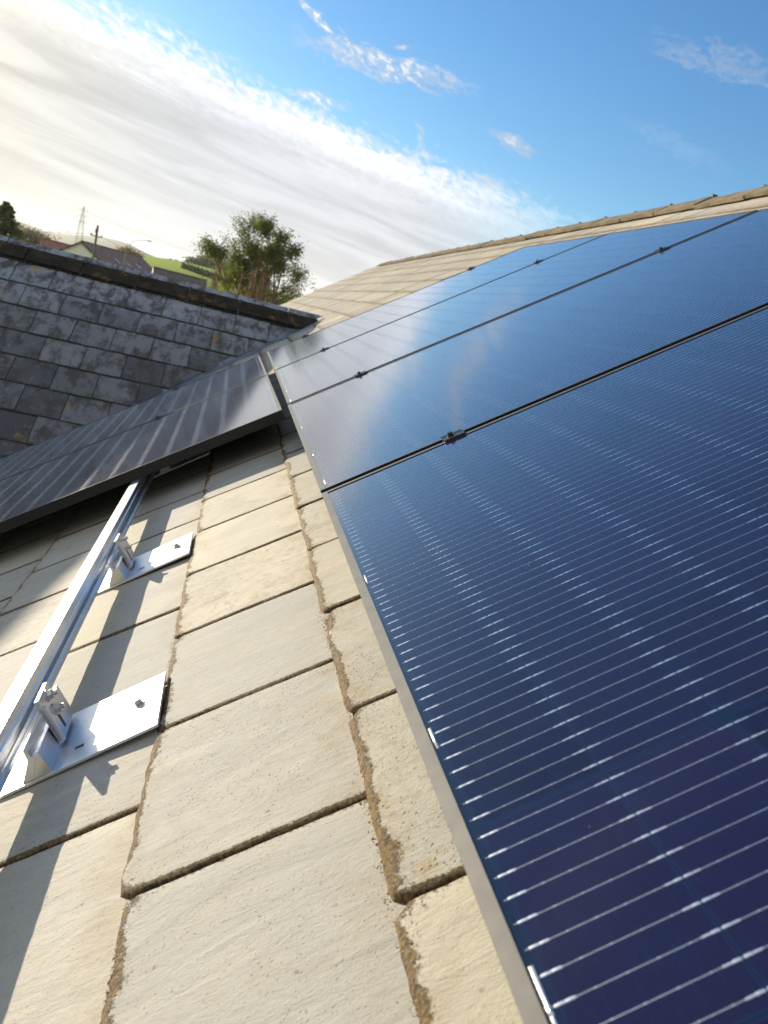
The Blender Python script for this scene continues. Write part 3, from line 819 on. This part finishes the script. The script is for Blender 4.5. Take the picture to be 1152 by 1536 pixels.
rail = mb.build('mounting_rail', M_RAIL, None, ROOF, recalc=True)
tag(rail, 'silver aluminium mounting rail running up the left under the lower panels', 'rail')

def make_bracket(label):
    """origin: near right corner of the plate on the slates; x up-slope, y along, z out"""
    root = empty('roof_bracket', label, 'bracket', Matrix.Identity(4), 'aluminium roof brackets carrying the rail')
    mb = MB(); mb.box(-.232, 0, 0, .157, .0002, .0048)
    pl = mb.build('base_plate', M_PLATE, root, bevel=.0007)
    def screw(x, y, parent, z=.0048, r=.0075):
        m2 = MB(); m2.cyl((x, y, z), (0, 0, 1), r*1.25, .0016, 16); m2.cyl((x, y, z+.0016), (0, 0, 1), r*.86, .0062, 6, r*.8); m2.cyl((x, y, z+.0078), (0, 0, 1), r*.55, .001, 10)
        return m2.build('screw', M_STEEL, parent)
    screw(-.036, .086, pl)
    m2 = MB(); m2.box(-.127, -.114, .036, .042, .0046, .0052); m2.build('slot_hole', M_TRIM, pl)
    # welded block: triangular foot with a hook channel on top
    mb = MB(); zb = .0049
    mb.prism([(-.196, zb), (-.153, zb), (-.1555, zb+.034), (-.1600, zb+.034), (-.1605, zb+.030), (-.1660, zb+.030), (-.1680, zb+.045), (-.1720, zb+.045), (-.1740, zb+.028)], .004, .140)
    mb.build('foot_block', M_BLOCK, root, recalc=True, bevel=.0005)
    m2 = MB(); m2.tube([(-.178, .0035, zb+.006), (-.163, .0035, zb+.027)], .0011, 5); m2.build('weld_seam', M_PLATE, root)
    # upright clamp plate
    mb = MB()
    mb.box(-.1528, -.1462, .064, .122, .010, .083)
    mb.box(-.1528, -.1425, .064, .0705, .012, .070)
    mb.box(-.1528, -.1480, .1225, .150, .010, .062)
    up = mb.build('clamp_plate', M_BLOCK, root, bevel=.0008)
    m2 = MB(); m2.box(-.1461, -.1459, .092, .100, .018, .044); m2.build('slot_hole', M_TRIM, up)
    for (y, z, L) in ((.098, .072, .016), (.096, .049, .014)):
        m2 = MB(); m2.cyl((-.158, y, z), (1, 0, 0), .0038, .158 - .146 + L, 12)
        bo = m2.build('bolt', M_STEEL, up)
        m2 = MB(); m2.cyl((-.1461, y, z), (1, 0, 0), .0092, .0018, 18); m2.cyl((-.1443, y, z), (1, 0, 0), .0076, .0074, 6); m2.build('nut', M_STEEL, bo)
    return root
PZ = N0 - .0005
b0 = make_bracket('nearest white aluminium bracket plate with bolted upright, lower left, clamped to the silver rail')
b0.matrix_basis = ROOF @ Matrix.Translation((-.340, .975, PZ+.003)) @ Matrix.Rotation(rad(1.3), 4, 'Z') @ Matrix.Rotation(rad(-.9), 4, 'Y')
clone(b0, ROOF @ Matrix.Translation((-.347, 1.715, PZ+.003)) @ Matrix.Rotation(rad(.3), 4, 'Z') @ Matrix.Rotation(rad(-.9), 4, 'Y'), 'second aluminium bracket plate along the rail, just in front of the panels\' shadow')
clone(b0, ROOF @ Matrix.Translation((-.350, 2.86, PZ+.003)) @ Matrix.Rotation(rad(.2), 4, 'Z') @ Matrix.Rotation(rad(-.9), 4, 'Y'), 'shaded aluminium bracket half hidden beneath the left row of panels')

# ------------------------------------------------------------------ ground, hills
def ground_h(x, y):
    r = math.hypot(x, y); a = math.degrees(math.atan2(x, y))
    h = 9.6*sstep(110, 330, r)*math.exp(-((a+3)/9.5)**2)*(1-0.6*sstep(380, 700, r))
    h += 1.2*N3(x*.006, y*.006, 2)*sstep(60, 200, r)
    return h
def hill_crest(a):
    # crest height in metres above the eye at 3.4 km, by azimuth in degrees (read from the skyline)
    return None
sky_px = ((20, 330), (42, 336), (60, 345.5), (83, 350), (117, 352.5), (144, 354.5), (172, 359.5), (194, 366), (206, 373), (230, 384.5), (267, 398), (292, 407))
prof = []
for x, y in sky_px:
    p = px(x, y, 3400.0); prof.append((math.degrees(math.atan2(p.x, p.y)), p.z))
prof.sort()
def crest(a):
    if a <= prof[0][0]: return prof[0][1] + 25*(1-math.exp((a-prof[0][0])/8)) - 20*sstep(-30, -70, a)
    if a >= prof[-1][0]: return max(-10.0, prof[-1][1]*math.exp(-(a-prof[-1][0])/9) + 10*math.sin((a-prof[-1][0])*.13)**2)
    for (a0, z0), (a1, z1) in zip(prof, prof[1:]):
        if a <= a1: return z0 + (z1-z0)*(a-a0)/(a1-a0)
mb = MB(); vs = []; fs = []
radii = [0.5, 6, 14, 25, 40, 60, 85, 110, 140, 170, 205, 240, 280, 320, 360, 420, 500, 650, 900, 1300, 2000, 3000, 4500, 6500]
na = 180
for r in radii:
    for i in range(na):
        a = 2*math.pi*i/na; x, y = r*math.sin(a), r*math.cos(a)
        vs.append((x, y, ground_h(x, y) if r < 3000 else -0.5))
for k in range(len(radii)-1):
    for i in range(na):
        fs.append((k*na+i, k*na+(i+1) % na, (k+1)*na+(i+1) % na, (k+1)*na+i))
fs.append(tuple(range(na)))
mb.add(vs, fs)
m_, t, b = mat('pasture')
oc = t.node('ShaderNodeTexCoord').outputs['Object']
n1 = t.noise(oc, .02, 4, .6); n2 = t.noise(oc, .35, 4, .65); n3 = t.noise(oc, 2.2, 3, .6)
c = t.mix(t.ramp(n1, .35, .65), (0.37, 0.50, 0.008), (0.46, 0.56, 0.012))
c = t.mix(t.math('MULTIPLY', t.ramp(n2, .45, .75), .35), c, (0.22, 0.31, 0.02))
t.l.new(c, b.inputs['Base Color']); b.inputs['Roughness'].default_value = .9
b.inputs['Sheen Weight'].default_value = .6; b.inputs['Sheen Tint'].default_value = (.75, .9, .2, 1); b.inputs['Sheen Roughness'].default_value = .6
t.l.new(t.bump(t.math('ADD', n3, t.math('MULTIPLY', n2, 2.0)), 1.0, 1.5), b.inputs['Normal'])
gr = mb.build('ground', m_, None, None, smooth=True, recalc=True); gr['kind'] = 'structure'
mb = MB(); vs = []; fs = []
rr_ = (2000, 2300, 2700, 3100, 3400, 3900, 4500, 5200); hh_ = (0, .18, .52, .86, 1.0, .86, .5, 0)
angs = [-75 + i*0.6 for i in range(226)]
for k, r in enumerate(rr_):
    for a in angs:
        z = crest(a)*hh_[k]
        if 0 < k < 7: z += (4 if k != 4 else 1.2)*N3(a*.9, k*1.7, 0)
        vs.append((r*math.sin(rad(a)), r*math.cos(rad(a)), z - (3 if k in (0, 7) else 0)))
A = len(angs)
for k in range(len(rr_)-1):
    for i in range(A-1): fs.append((k*A+i, k*A+i+1, (k+1)*A+i+1, (k+1)*A+i))
mb.add(vs, fs)
m_, t, b = mat('hill_pasture')
oc = t.node('ShaderNodeTexCoord').outputs['Object']
n1 = t.noise(oc, .004, 4, .6); 
c = t.mix(t.ramp(n1, .4, .6), (0.10, 0.115, 0.05), (0.045, 0.055, 0.03)); t.l.new(c, b.inputs['Base Color']); b.inputs['Roughness'].default_value = .95
hl = mb.build('hills', m_, None, None, smooth=True, recalc=True); hl['kind'] = 'structure'

# ------------------------------------------------------------------ neighbouring houses
def gable_house(name, label, apex, ang, length, half, rise, wall_h, m_roof, m_wall, m_trim, skylights=()):
    """apex: near gable apex in the world; ang: direction of the ridge away from it (deg from +X toward +Y)"""
    gz = ground_h(apex.x, apex.y) - 0.6
    root = empty(name, label, 'house', Matrix.Translation((apex.x, apex.y, gz)) @ Matrix.Rotation(rad(ang), 4, 'Z'))
    H = apex.z - gz; ze = H - rise; ov = .35
    mb = MB(); mb.box(.3, length-.3, -half+.3, half-.3, 0, ze-.06)
    for xx in (.3, length-.3):
        x2 = xx + (.2 if xx < 1 else -.2)
        mb.add([(xx, -half+.3, ze-.059), (xx, half-.3, ze-.059), (xx, 0, H-.25), (x2, -half+.3, ze-.059), (x2, half-.3, ze-.059), (x2, 0, H-.25)], [(0, 1, 2), (3, 5, 4), (0, 3, 4, 1), (1, 4, 5, 2), (2, 5, 3, 0)])
    mb.build('wall', m_wall, root, recalc=True)
    mb = MB()
    for sgn in (-1, 1):
        mb.add([(0, 0, H), (length, 0, H), (length, sgn*half*1.06, ze-rise*.06), (0, sgn*half*1.06, ze-rise*.06), (0, 0, H-.22), (length, 0, H-.22), (length, sgn*half*1.06, ze-rise*.06-.18), (0, sgn*half*1.06, ze-rise*.06-.18)],
               [(0, 1, 2, 3), (4, 7, 6, 5), (0, 4, 5, 1), (2, 6, 7, 3), (0, 3, 7, 4), (1, 5, 6, 2)])
    rf = mb.build('roof', m_roof, root, recalc=True)
    mb = MB(); mb.tube([(-.02, 0, H+.04), (length+.02, 0, H+.04)], .14, 8); mb.build('ridge_cap', m_roof, rf)
    for xx in (-.06, length+.01):
        mb = MB()
        for sgn in (-1, 1):
            mb.add([(xx, 0, H-.02), (xx, sgn*half*1.06, ze-rise*.06-.02), (xx, sgn*half*1.06, ze-rise*.06-.30), (xx, 0, H-.32), (xx+.05, 0, H-.02), (xx+.05, sgn*half*1.06, ze-rise*.06-.02), (xx+.05, sgn*half*1.06, ze-rise*.06-.30), (xx+.05, 0, H-.32)],
                   [(0, 1, 2, 3), (4, 7, 6, 5), (0, 4, 5, 1), (1, 5, 6, 2), (2, 6, 7, 3)])
        mb.build('bargeboard', m_trim, rf, recalc=True)
    sl = math.atan2(rise, half)
    for (a, d, wd, ht) in skylights:
        M = Matrix.Translation((a, -math.cos(sl)*d, H - math.sin(sl)*d)) @ Matrix.Rotation(sl, 4, 'X')
        mb = MB(); mb.box(-wd/2, wd/2, -ht/2, ht/2, .02, .10); f_ = mb.build('skylight', M_TRIM, rf, M, bevel=.01)
        mb = MB(); mb.box(-wd/2+.05, wd/2-.05, -ht/2+.05, ht/2-.05, .101, .108); mb.build('pane', M_SKYL, f_)
    return root
gable_house('house', 'distant house with brown tiled roof and cream gable behind the pole', px(122, 361.5, 150), 66, 20, 6.4, 3.6, 2.6, M_BROWNROOF, M_WALL, M_TRIM,
            ((6.5, 3.9, .9, 1.6), (10.0, 3.9, .9, 1.6), (13.5, 3.9, .9, 1.6)))
gable_house('house', 'distant house with reddish brown roof left of the cream gable', px(62, 357, 172), 14, 9, 4.2, 3.0, 2.6, M_REDROOF, M_WALL, M_REDROOF)
gable_house('house', 'distant low house with dark purple roof and tan gable edge beside the green field', px(230.5, 401, 118), 12, 7.5, 3.4, 3.0, 2.4, M_DARKROOF, M_TAN, M_PALETRIM)

# ------------------------------------------------------------------ poles, lamps, pylon, wires
top = px(147, 338, 105); gz = ground_h(top.x, top.y) - .3
root = empty('utility_pole', 'wooden utility pole standing in front of the cream gable', 'pole', Matrix.Translation((top.x, top.y, gz)))
mb = MB(); mb.cyl((0, 0, 0), (0, 0, 1), .17, top.z-gz, 10, .13); mb.build('pole', M_WOOD, root)
mb = MB(); mb.box(-.75, .75, -.05, .05, top.z-gz-1.35, top.z-gz-1.22); arm = mb.build('crossarm', M_WOOD, root, Matrix.Rotation(rad(-10), 4, 'Z'))
for xx in (-.65, .65):
    mb = MB(); mb.cyl((xx, 0, top.z-gz-1.22), (0, 0, 1), .07, .22, 8, .05); mb.build('insulator', M_TRIM, arm)
mb = MB(); mb.box(-.16, .16, -.35, -.15, top.z-gz-.9, top.z-gz-.45); mb.build('junction_box', M_TRIM, root)
def lamp(name, label, pt_top, arm_to, h_pole):
    gz = ground_h(pt_top.x, pt_top.y) - .3
    root = empty(name, label, 'street lamp', Matrix.Translation((pt_top.x, pt_top.y, gz)))
    H = pt_top.z - gz; d = arm_to - pt_top
    mb = MB(); mb.tube([(0, 0, 0), (0, 0, H*.5), (0, 0, H)], [.04, .035, .03], 8); mb.build('pole', M_LAMP, root)
    mb = MB(); mb.tube([(0, 0, H), (d.x*.35, d.y*.35, H + d.z*.75), (d.x, d.y, H + d.z)], [.035, .03, .03], 6); mb.build('arm', M_LAMP, root)
    mb = MB(); q = Vector((d.x, d.y, 0)).normalized(); p = Vector((d.x, d.y, H+d.z-.02))
    mb.tube([p - q*.1, p + q*.12, p + q*.5, p + q*.65], [.04, .08, .08, .03], 8); mb.build('lamp_head', M_GALV, root)
lamp('street_lamp', 'thin street lamp with short arm above the reddish roof', px(89.5, 346, 190), px(100, 346.5, 190), 8)
lamp('street_lamp', 'street lamp with long curved arm over the brown tiled roof', px(190, 371, 120), px(221, 360.5, 120), 8)
# pylon
pt = px(126, 310, 1000); gz = ground_h(pt.x, pt.y) - .5
root = empty('electricity_pylon', 'faint lattice electricity pylon on the skyline behind the roofs', 'pylon', Matrix.Translation((pt.x, pt.y, gz)) @ Matrix.Rotation(rad(20), 4, 'Z'))
H = pt.z - gz; mb = MB()
def wd(z): f = z/H; return 4.6*(1-f) + .9*f if f < .55 else (4.6*.45+.9*.55)*(1-(f-.55)/.45)+.45*((f-.55)/.45)
lv2 = [H*f for f in (0, .16, .30, .42, .52, .61, .69, .77, .84, .91, 1.0)]
cs_ = ((-1, -1), (1, -1), (1, 1), (-1, 1))
for a, b2 in zip(lv2, lv2[1:]):
    for q in range(4):
        (x0, y0), (x1, y1) = cs_[q], cs_[(q+1) % 4]; wa, wb_ = wd(a), wd(b2)
        mb.tube([(x0*wa, y0*wa, a), (x0*wb_, y0*wb_, b2)], .17, 4)
        mb.tube([(x0*wa, y0*wa, a), (x1*wb_, y1*wb_, b2)], .10, 4); mb.tube([(x1*wa, y1*wa, a), (x0*wb_, y0*wb_, b2)], .10, 4)
        mb.tube([(x0*wb_, y0*wb_, b2), (x1*wb_, y1*wb_, b2)], .10, 4)
mb.build('lattice_tower', M_GALV, root)
tips = []
for f, L in ((.66, 5.2), (.79, 6.4), (.92, 4.6)):
    mb = MB(); z = H*f
    for sgn in (-1, 1):
        for yy in (-.6, .6): mb.tube([(0, yy, z+.9), (sgn*L, 0, z)], .12, 4); mb.tube([(0, yy, z), (sgn*L, 0, z)], .12, 4)
    ar = mb.build('crossarm', M_GALV, root)
    for sgn in (-1, 1):
        m2 = MB(); m2.cyl((sgn*L, 0, z-1.8), (0, 0, 1), .16, 1.8, 6); m2.build('insulator', M_TRIM, ar)
        tips.append(root.matrix_basis @ Vector((sgn*L, 0, z-1.8)))
def cable(label, a, b2, sag, r, n=14):
    pts = []
    for i in range(n+1):
        f = i/n; p = a.lerp(b2, f); p.z -= sag*4*f*(1-f); pts.append(p)
    mb = MB(); mb.tube(pts, r, 4)
    tag(mb.build('cable', M_WIRE, None), label, 'cable')
arm_l = top + Vector((0, 0, -1.0))
cable('service cable running from the utility pole out to the left border', arm_l, px(-60, 331, 130), .4, .022)
cable('service cable running down from the utility pole over the brown roof to the right', arm_l, px(232, 384, 150), .5, .018)
cable('high faint power line crossing from the left border to the pylon top', tips[4], px(-80, 285, 900), 3, .085)
cable('long faint power line descending from the pylon to the right behind the tree', tips[5], px(400, 412, 1500), 4, .10)
cable('lower faint power line from the left border to the pylon', tips[2], px(-80, 318, 900), 3, .07)

# ------------------------------------------------------------------ trees and shrubs
def leafquad(mb, c, size, rng, rnd, up=.3):
    d = Vector((rng.gauss(0, 1), rng.gauss(0, 1), rng.gauss(0, 1)+up)).normalized(); a = d.orthogonal().normalized()
    a.rotate(Matrix.Rotation(rng.uniform(0, 6.28), 3, d)); b2 = d.cross(a)
    L = size*rng.uniform(.7, 1.35); Wd = L*rng.uniform(.35, .55)
    mb.add([c - a*L, c - b2*Wd + d*.1*L, c + a*L, c + b2*Wd + d*.1*L], [(0, 1, 2, 3)], rnd)
def grow(tw, tips, p, d, L, r, lev, rng, spread, minr=.006):
    pts = [p]; rs = [r]; n = 4; q = p.copy(); dd = d.copy()
    for i in range(n):
        dd = (dd + Vector((rng.gauss(0, .10), rng.gauss(0, .10), rng.gauss(.03, .07)))).normalized()
        q = q + dd*(L/n); pts.append(q.copy()); rs.append(max(minr, r*(1-.55*(i+1)/n)))
    tw.tube(pts, rs, 4 if lev > 0 else 6, rnd=rng.random())
    if lev >= 2: tips += [(pts[k], lev) for k in (2, 3, 4)]
    if lev >= 3: return
    for i in range(rng.choice((3, 4, 4, 5))):
        k = rng.choice((1, 2, 3, 4, 4)); b = pts[k]
        nd = (dd + Vector((rng.gauss(0, spread), rng.gauss(0, spread), rng.gauss(.05, spread*.6)))).normalized()
        grow(tw, tips, b, nd, L*rng.uniform(.45, .72), rs[k]*.62, lev+1, rng, spread, minr)

# big tree in front of the field (several stems, tufted crown)
rng = random.Random(21); D = 30.0
base = px(398, 520, D); base.z = ground_h(base.x, base.y) - .1
root = empty('tree', 'tall loose tree with several stems and tufted green crown behind the grey wing ridge', 'tree', Matrix.Translation(base))
tw = MB(); tips = []
targets = [(345, 378, .5), (318, 366, .2), (326, 372, -.1), (372, 330, .1), (362, 345, -.3), (385, 338, .3), (402, 336, -.2), (418, 350, .2), (428, 372, -.4), (410, 375, .5), (380, 372, -.5), (440, 408, .1), (365, 400, .6)]
for (x, y, dy) in targets:
    tgt = px(400 + (x-400)*.93, 366 + (y-338)*.86, D+dy) - base
    p = Vector((rng.gauss(0, .22), rng.gauss(0, .22), 0)); d = (tgt - p); L = d.length*.80
    dn = d.normalized()
    # main stem: bent tube up to the crown
    pts = [p]; n = 7
    for i in range(1, n+1):
        f = i/n; q = p.lerp(tgt, f); q += Vector((rng.gauss(0, .05), rng.gauss(0, .05), .22*math.sin(f*3.1)*(1 if dn.z < .95 else .3))); pts.append(q)
    tw.tube(pts, [.06*(1-.75*i/n)+.008 for i in range(n+1)], 6, rnd=rng.random())
    for i in range(3, n+1):
        for _ in range(3 if i > 4 else 2):
            nd = (dn + Vector((rng.gauss(0, .5), rng.gauss(0, .5), rng.gauss(.05, .35)))).normalized()
            grow(tw, tips, pts[i], nd, rng.uniform(.32, .58), .014, 1, rng, .45, .005)
tw.build('trunk', M_BARK, root, smooth=True)
lf = MB()
# tufts: leaves gathered at the tips that lie in the upper crown, sparse below
zc_ = 4.6 + ZC - base.z - 4.35
tuft = {}
for (p, lev) in tips:
    key = N3(p.x*1.5, p.y*1.5, p.z*1.5+7)
    hgt = p.z + base.z - ZC
    dens = 6 if hgt > .75 else (3 if hgt > 0 else 1)
    if key < -.16: dens = int(dens*.25)
    if key > .12: dens = int(dens*1.7)
    for _ in range(dens):
        c = p + Vector((rng.gauss(0, .12), rng.gauss(0, .12), rng.gauss(0, .10)))
        leafquad(lf, c, .040, rng, max(0, min(1, .5 + .9*key + rng.gauss(0, .18))))
lf.build('crown', M_LEAF, root)
# twiggy reddish undergrowth below it
def shrub(name, label, x, y_top, D, width, matl, n_stems, leaves, lsize, rng, cat='shrub', twig=M_TWIG, top_z=None, flat=1.0, lean=0.0):
    b = px(x, y_top, D); h = b.z - ground_h(b.x, b.y); base = Vector((b.x, b.y, b.z - h - .05))
    root = empty(name, label, cat, Matrix.Translation(base))
    tw = MB(); tips = []
    for i in range(n_stems):
        a = rng.uniform(0, 6.28); s = rng.random()**.7
        p = Vector((math.cos(a)*width*.25*s, math.sin(a)*width*.25*s, 0))
        tgt = Vector((math.cos(a)*width*.5*s + lean, math.sin(a)*width*.5*s, h*(1-.45*s*s*flat)*rng.uniform(.82, 1.0)))
        pts = [p]; 
        for k in range(1, 6):
            f = k/5; q = p.lerp(tgt, f) + Vector((rng.gauss(0, .03*h*.3), rng.gauss(0, .03*h*.3), .04*h*math.sin(f*3.1))); pts.append(q)
        r0 = .010*h; tw.tube(pts, [r0*(1-.8*k/5)+.004*D/30 for k in range(6)], 4, rnd=rng.random())
        for k in (2, 3, 4, 5):
            for _ in range(2):
                nd = ((tgt-p).normalized() + Vector((rng.gauss(0, .5), rng.gauss(0, .5), rng.gauss(.1, .3)))).normalized()
                q = pts[k] + nd*h*rng.uniform(.08, .2); tw.tube([pts[k], (pts[k]+q)/2 + Vector((rng.gauss(0, .02*h), 0, 0)), q], [.004*h*.5+.003*D/30, .003*D/30, .002*D/30], 3, rnd=rng.random()); tips.append(q)
    tw.build('stem', twig, root, smooth=True)
    if leaves:
        lf = MB()
        for p in tips:
            key = N3(p.x*3/width*2, p.y*3/width*2, p.z*3/width*2)
            for _ in range(max(1, int(leaves*(1+1.2*key)))):
                c = p + Vector((rng.gauss(0, 1), rng.gauss(0, 1), rng.gauss(0, .8)))*lsize*2.4
                leafquad(lf, c, lsize, rng, max(0, min(1, .5 + .8*key + rng.gauss(0, .2))))
        lf.build('crown', matl, root)
    return root
shrub('shrub', 'bare reddish twiggy undergrowth around the foot of the tall tree', 398, 392, 28.6, 3.0, M_LEAFY, 70, 1, .028, random.Random(3))
shrub('bush', 'dark green bush to the right of the tall tree, above the cream verge', 448, 410, 31, 1.9, M_LEAFD, 34, 9, .045, random.Random(4), cat='bush', twig=M_BARK)
shrub('bush', 'bright yellow green bush low in front of the tall tree beside the field', 352, 432, 27, 1.7, M_LEAFY, 30, 8, .040, random.Random(5), cat='bush', twig=M_BARK)
shrub('bush', 'small mid green bush left of the tall tree against the pale sky', 330, 394, 34, 1.5, M_LEAF, 22, 8, .045, random.Random(6), cat='bush', twig=M_BARK)
shrub('bush', 'bright green bush right of the tall tree trunk near the slates', 434, 446, 27, 1.3, M_LEAFY, 20, 8, .038, random.Random(8), cat='bush', twig=M_BARK)
shrub('bare_shrub', 'bare pinkish brown shrub with thin arching twigs before the brown roof', 185, 386, 100, 6.5, None, 46, 0, .1, random.Random(9))
shrub('bush', 'rounded brown bare bush behind the brown roof', 195, 375.5, 185, 5.5, M_BROWNB, 44, 10, .24, random.Random(10), cat='bush', twig=M_TWIG)
shrub('bare_tree', 'hazy brown bare trees beside the dark conifer', 46, 349, 230, 11, M_BROWNB, 40, 9, .38, random.Random(11), cat='tree', twig=M_TWIG)
shrub('far_tree', 'pale hazy tree on the field edge just left of the tall tree', 300, 396, 330, 12, M_PALETREE, 26, 8, .5, random.Random(12), cat='tree', twig=M_TWIG)
shrub('far_tree', 'pale hazy larger tree on the field edge partly behind the tall tree', 323, 388, 330, 15, M_PALETREE, 30, 8, .55, random.Random(13), cat='tree', twig=M_TWIG)
shrub('hedge_bush', 'small dark round bush standing alone in the green field', 262, 402, 330, 6, M_LEAFD, 20, 9, .30, random.Random(14), cat='bush', twig=M_BARK, flat=.5)
shrub('hedge_bush', 'tiny dark bush on the skyline at the left end of the field', 249, 401.5, 330, 3.2, M_LEAFD, 14, 9, .25, random.Random(15), cat='bush', twig=M_BARK, flat=.5)
# conifer on the left border
def conifer(label, x, y_top, D, width, rng):
    b = px(x, y_top, D); gz = ground_h(b.x, b.y) - .2; h = b.z - gz
    root = empty('conifer_tree', label, 'tree', Matrix.Translation((b.x, b.y, gz)))
    mb = MB(); mb.tube([(0, 0, 0), (.05, 0, h*.5), (0, 0, h*.99)], [.22, .13, .02], 7); mb.build('trunk', M_BARK, root)
    lf = MB()
    for i in range(420):
        f = rng.random()**1.15; z = h*(1-f*.93); R = width*.5*(f**.75)*rng.uniform(.65, 1.1)*(1+.25*math.sin(f*42))
        a = rng.uniform(0, 6.28); n = 16
        for k in range(n):
            s = (k+.5)/n*R; c = Vector((math.cos(a)*s, math.sin(a)*s, z - .16*s + .05*s*s/ max(R, .1))) + Vector((rng.gauss(0, .09), rng.gauss(0, .09), rng.gauss(0, .07)))
            leafquad(lf, c, .17, rng, max(0, min(1, s/ max(R, .01)*.6 + rng.gauss(.15, .2))))
    lf.build('crown', M_CONIF, root)
conifer('dark conifer tree at the left border beyond the grey ridge', 10, 306, 75, 9.0, random.Random(31))
conifer('second dark conifer cut by the left border', -16, 318, 78, 8.0, random.Random(32))
# hedge bank across the field
mb = MB(); rng = random.Random(40)
for i in range(2600):
    f = rng.random(); p0_ = px(270, 411, 235); p1_ = px(345, 431, 215); c = p0_.lerp(p1_, f); c.z = ground_h(c.x, c.y) + rng.random()**1.2*2.0*(.75+.5*N3(f*30, 1, 1)); c.y += rng.gauss(0, .7)
    leafquad(mb, c, .26, rng, rng.random())
tag(mb.build('hedge', M_LEAFD, None), 'dark hedge line crossing the bright green field', 'hedge')

# ------------------------------------------------------------------ haze
HZ = 1.15e-4
mb = MB(); mb.box(-7000, 7000, -7000, 7000, -16, 128)
m_ = bpy.data.materials.new('haze_air'); m_.use_nodes = True; t = NT(m_.node_tree)
for n in list(t.n): t.n.remove(n)
o_ = t.node('ShaderNodeOutputMaterial'); v_ = t.node('ShaderNodeVolumePrincipled')
v_.inputs['Color'].default_value = (0.96, 0.95, 0.92, 1); v_.inputs['Density'].default_value = HZ; v_.inputs['Anisotropy'].default_value = 0.25
t.l.new(v_.outputs[0], o_.inputs['Volume'])
hz = mb.build('haze', m_); hz['kind'] = 'stuff'; hz['label'] = 'pale haze in the air over the valley'; hz['category'] = 'haze'
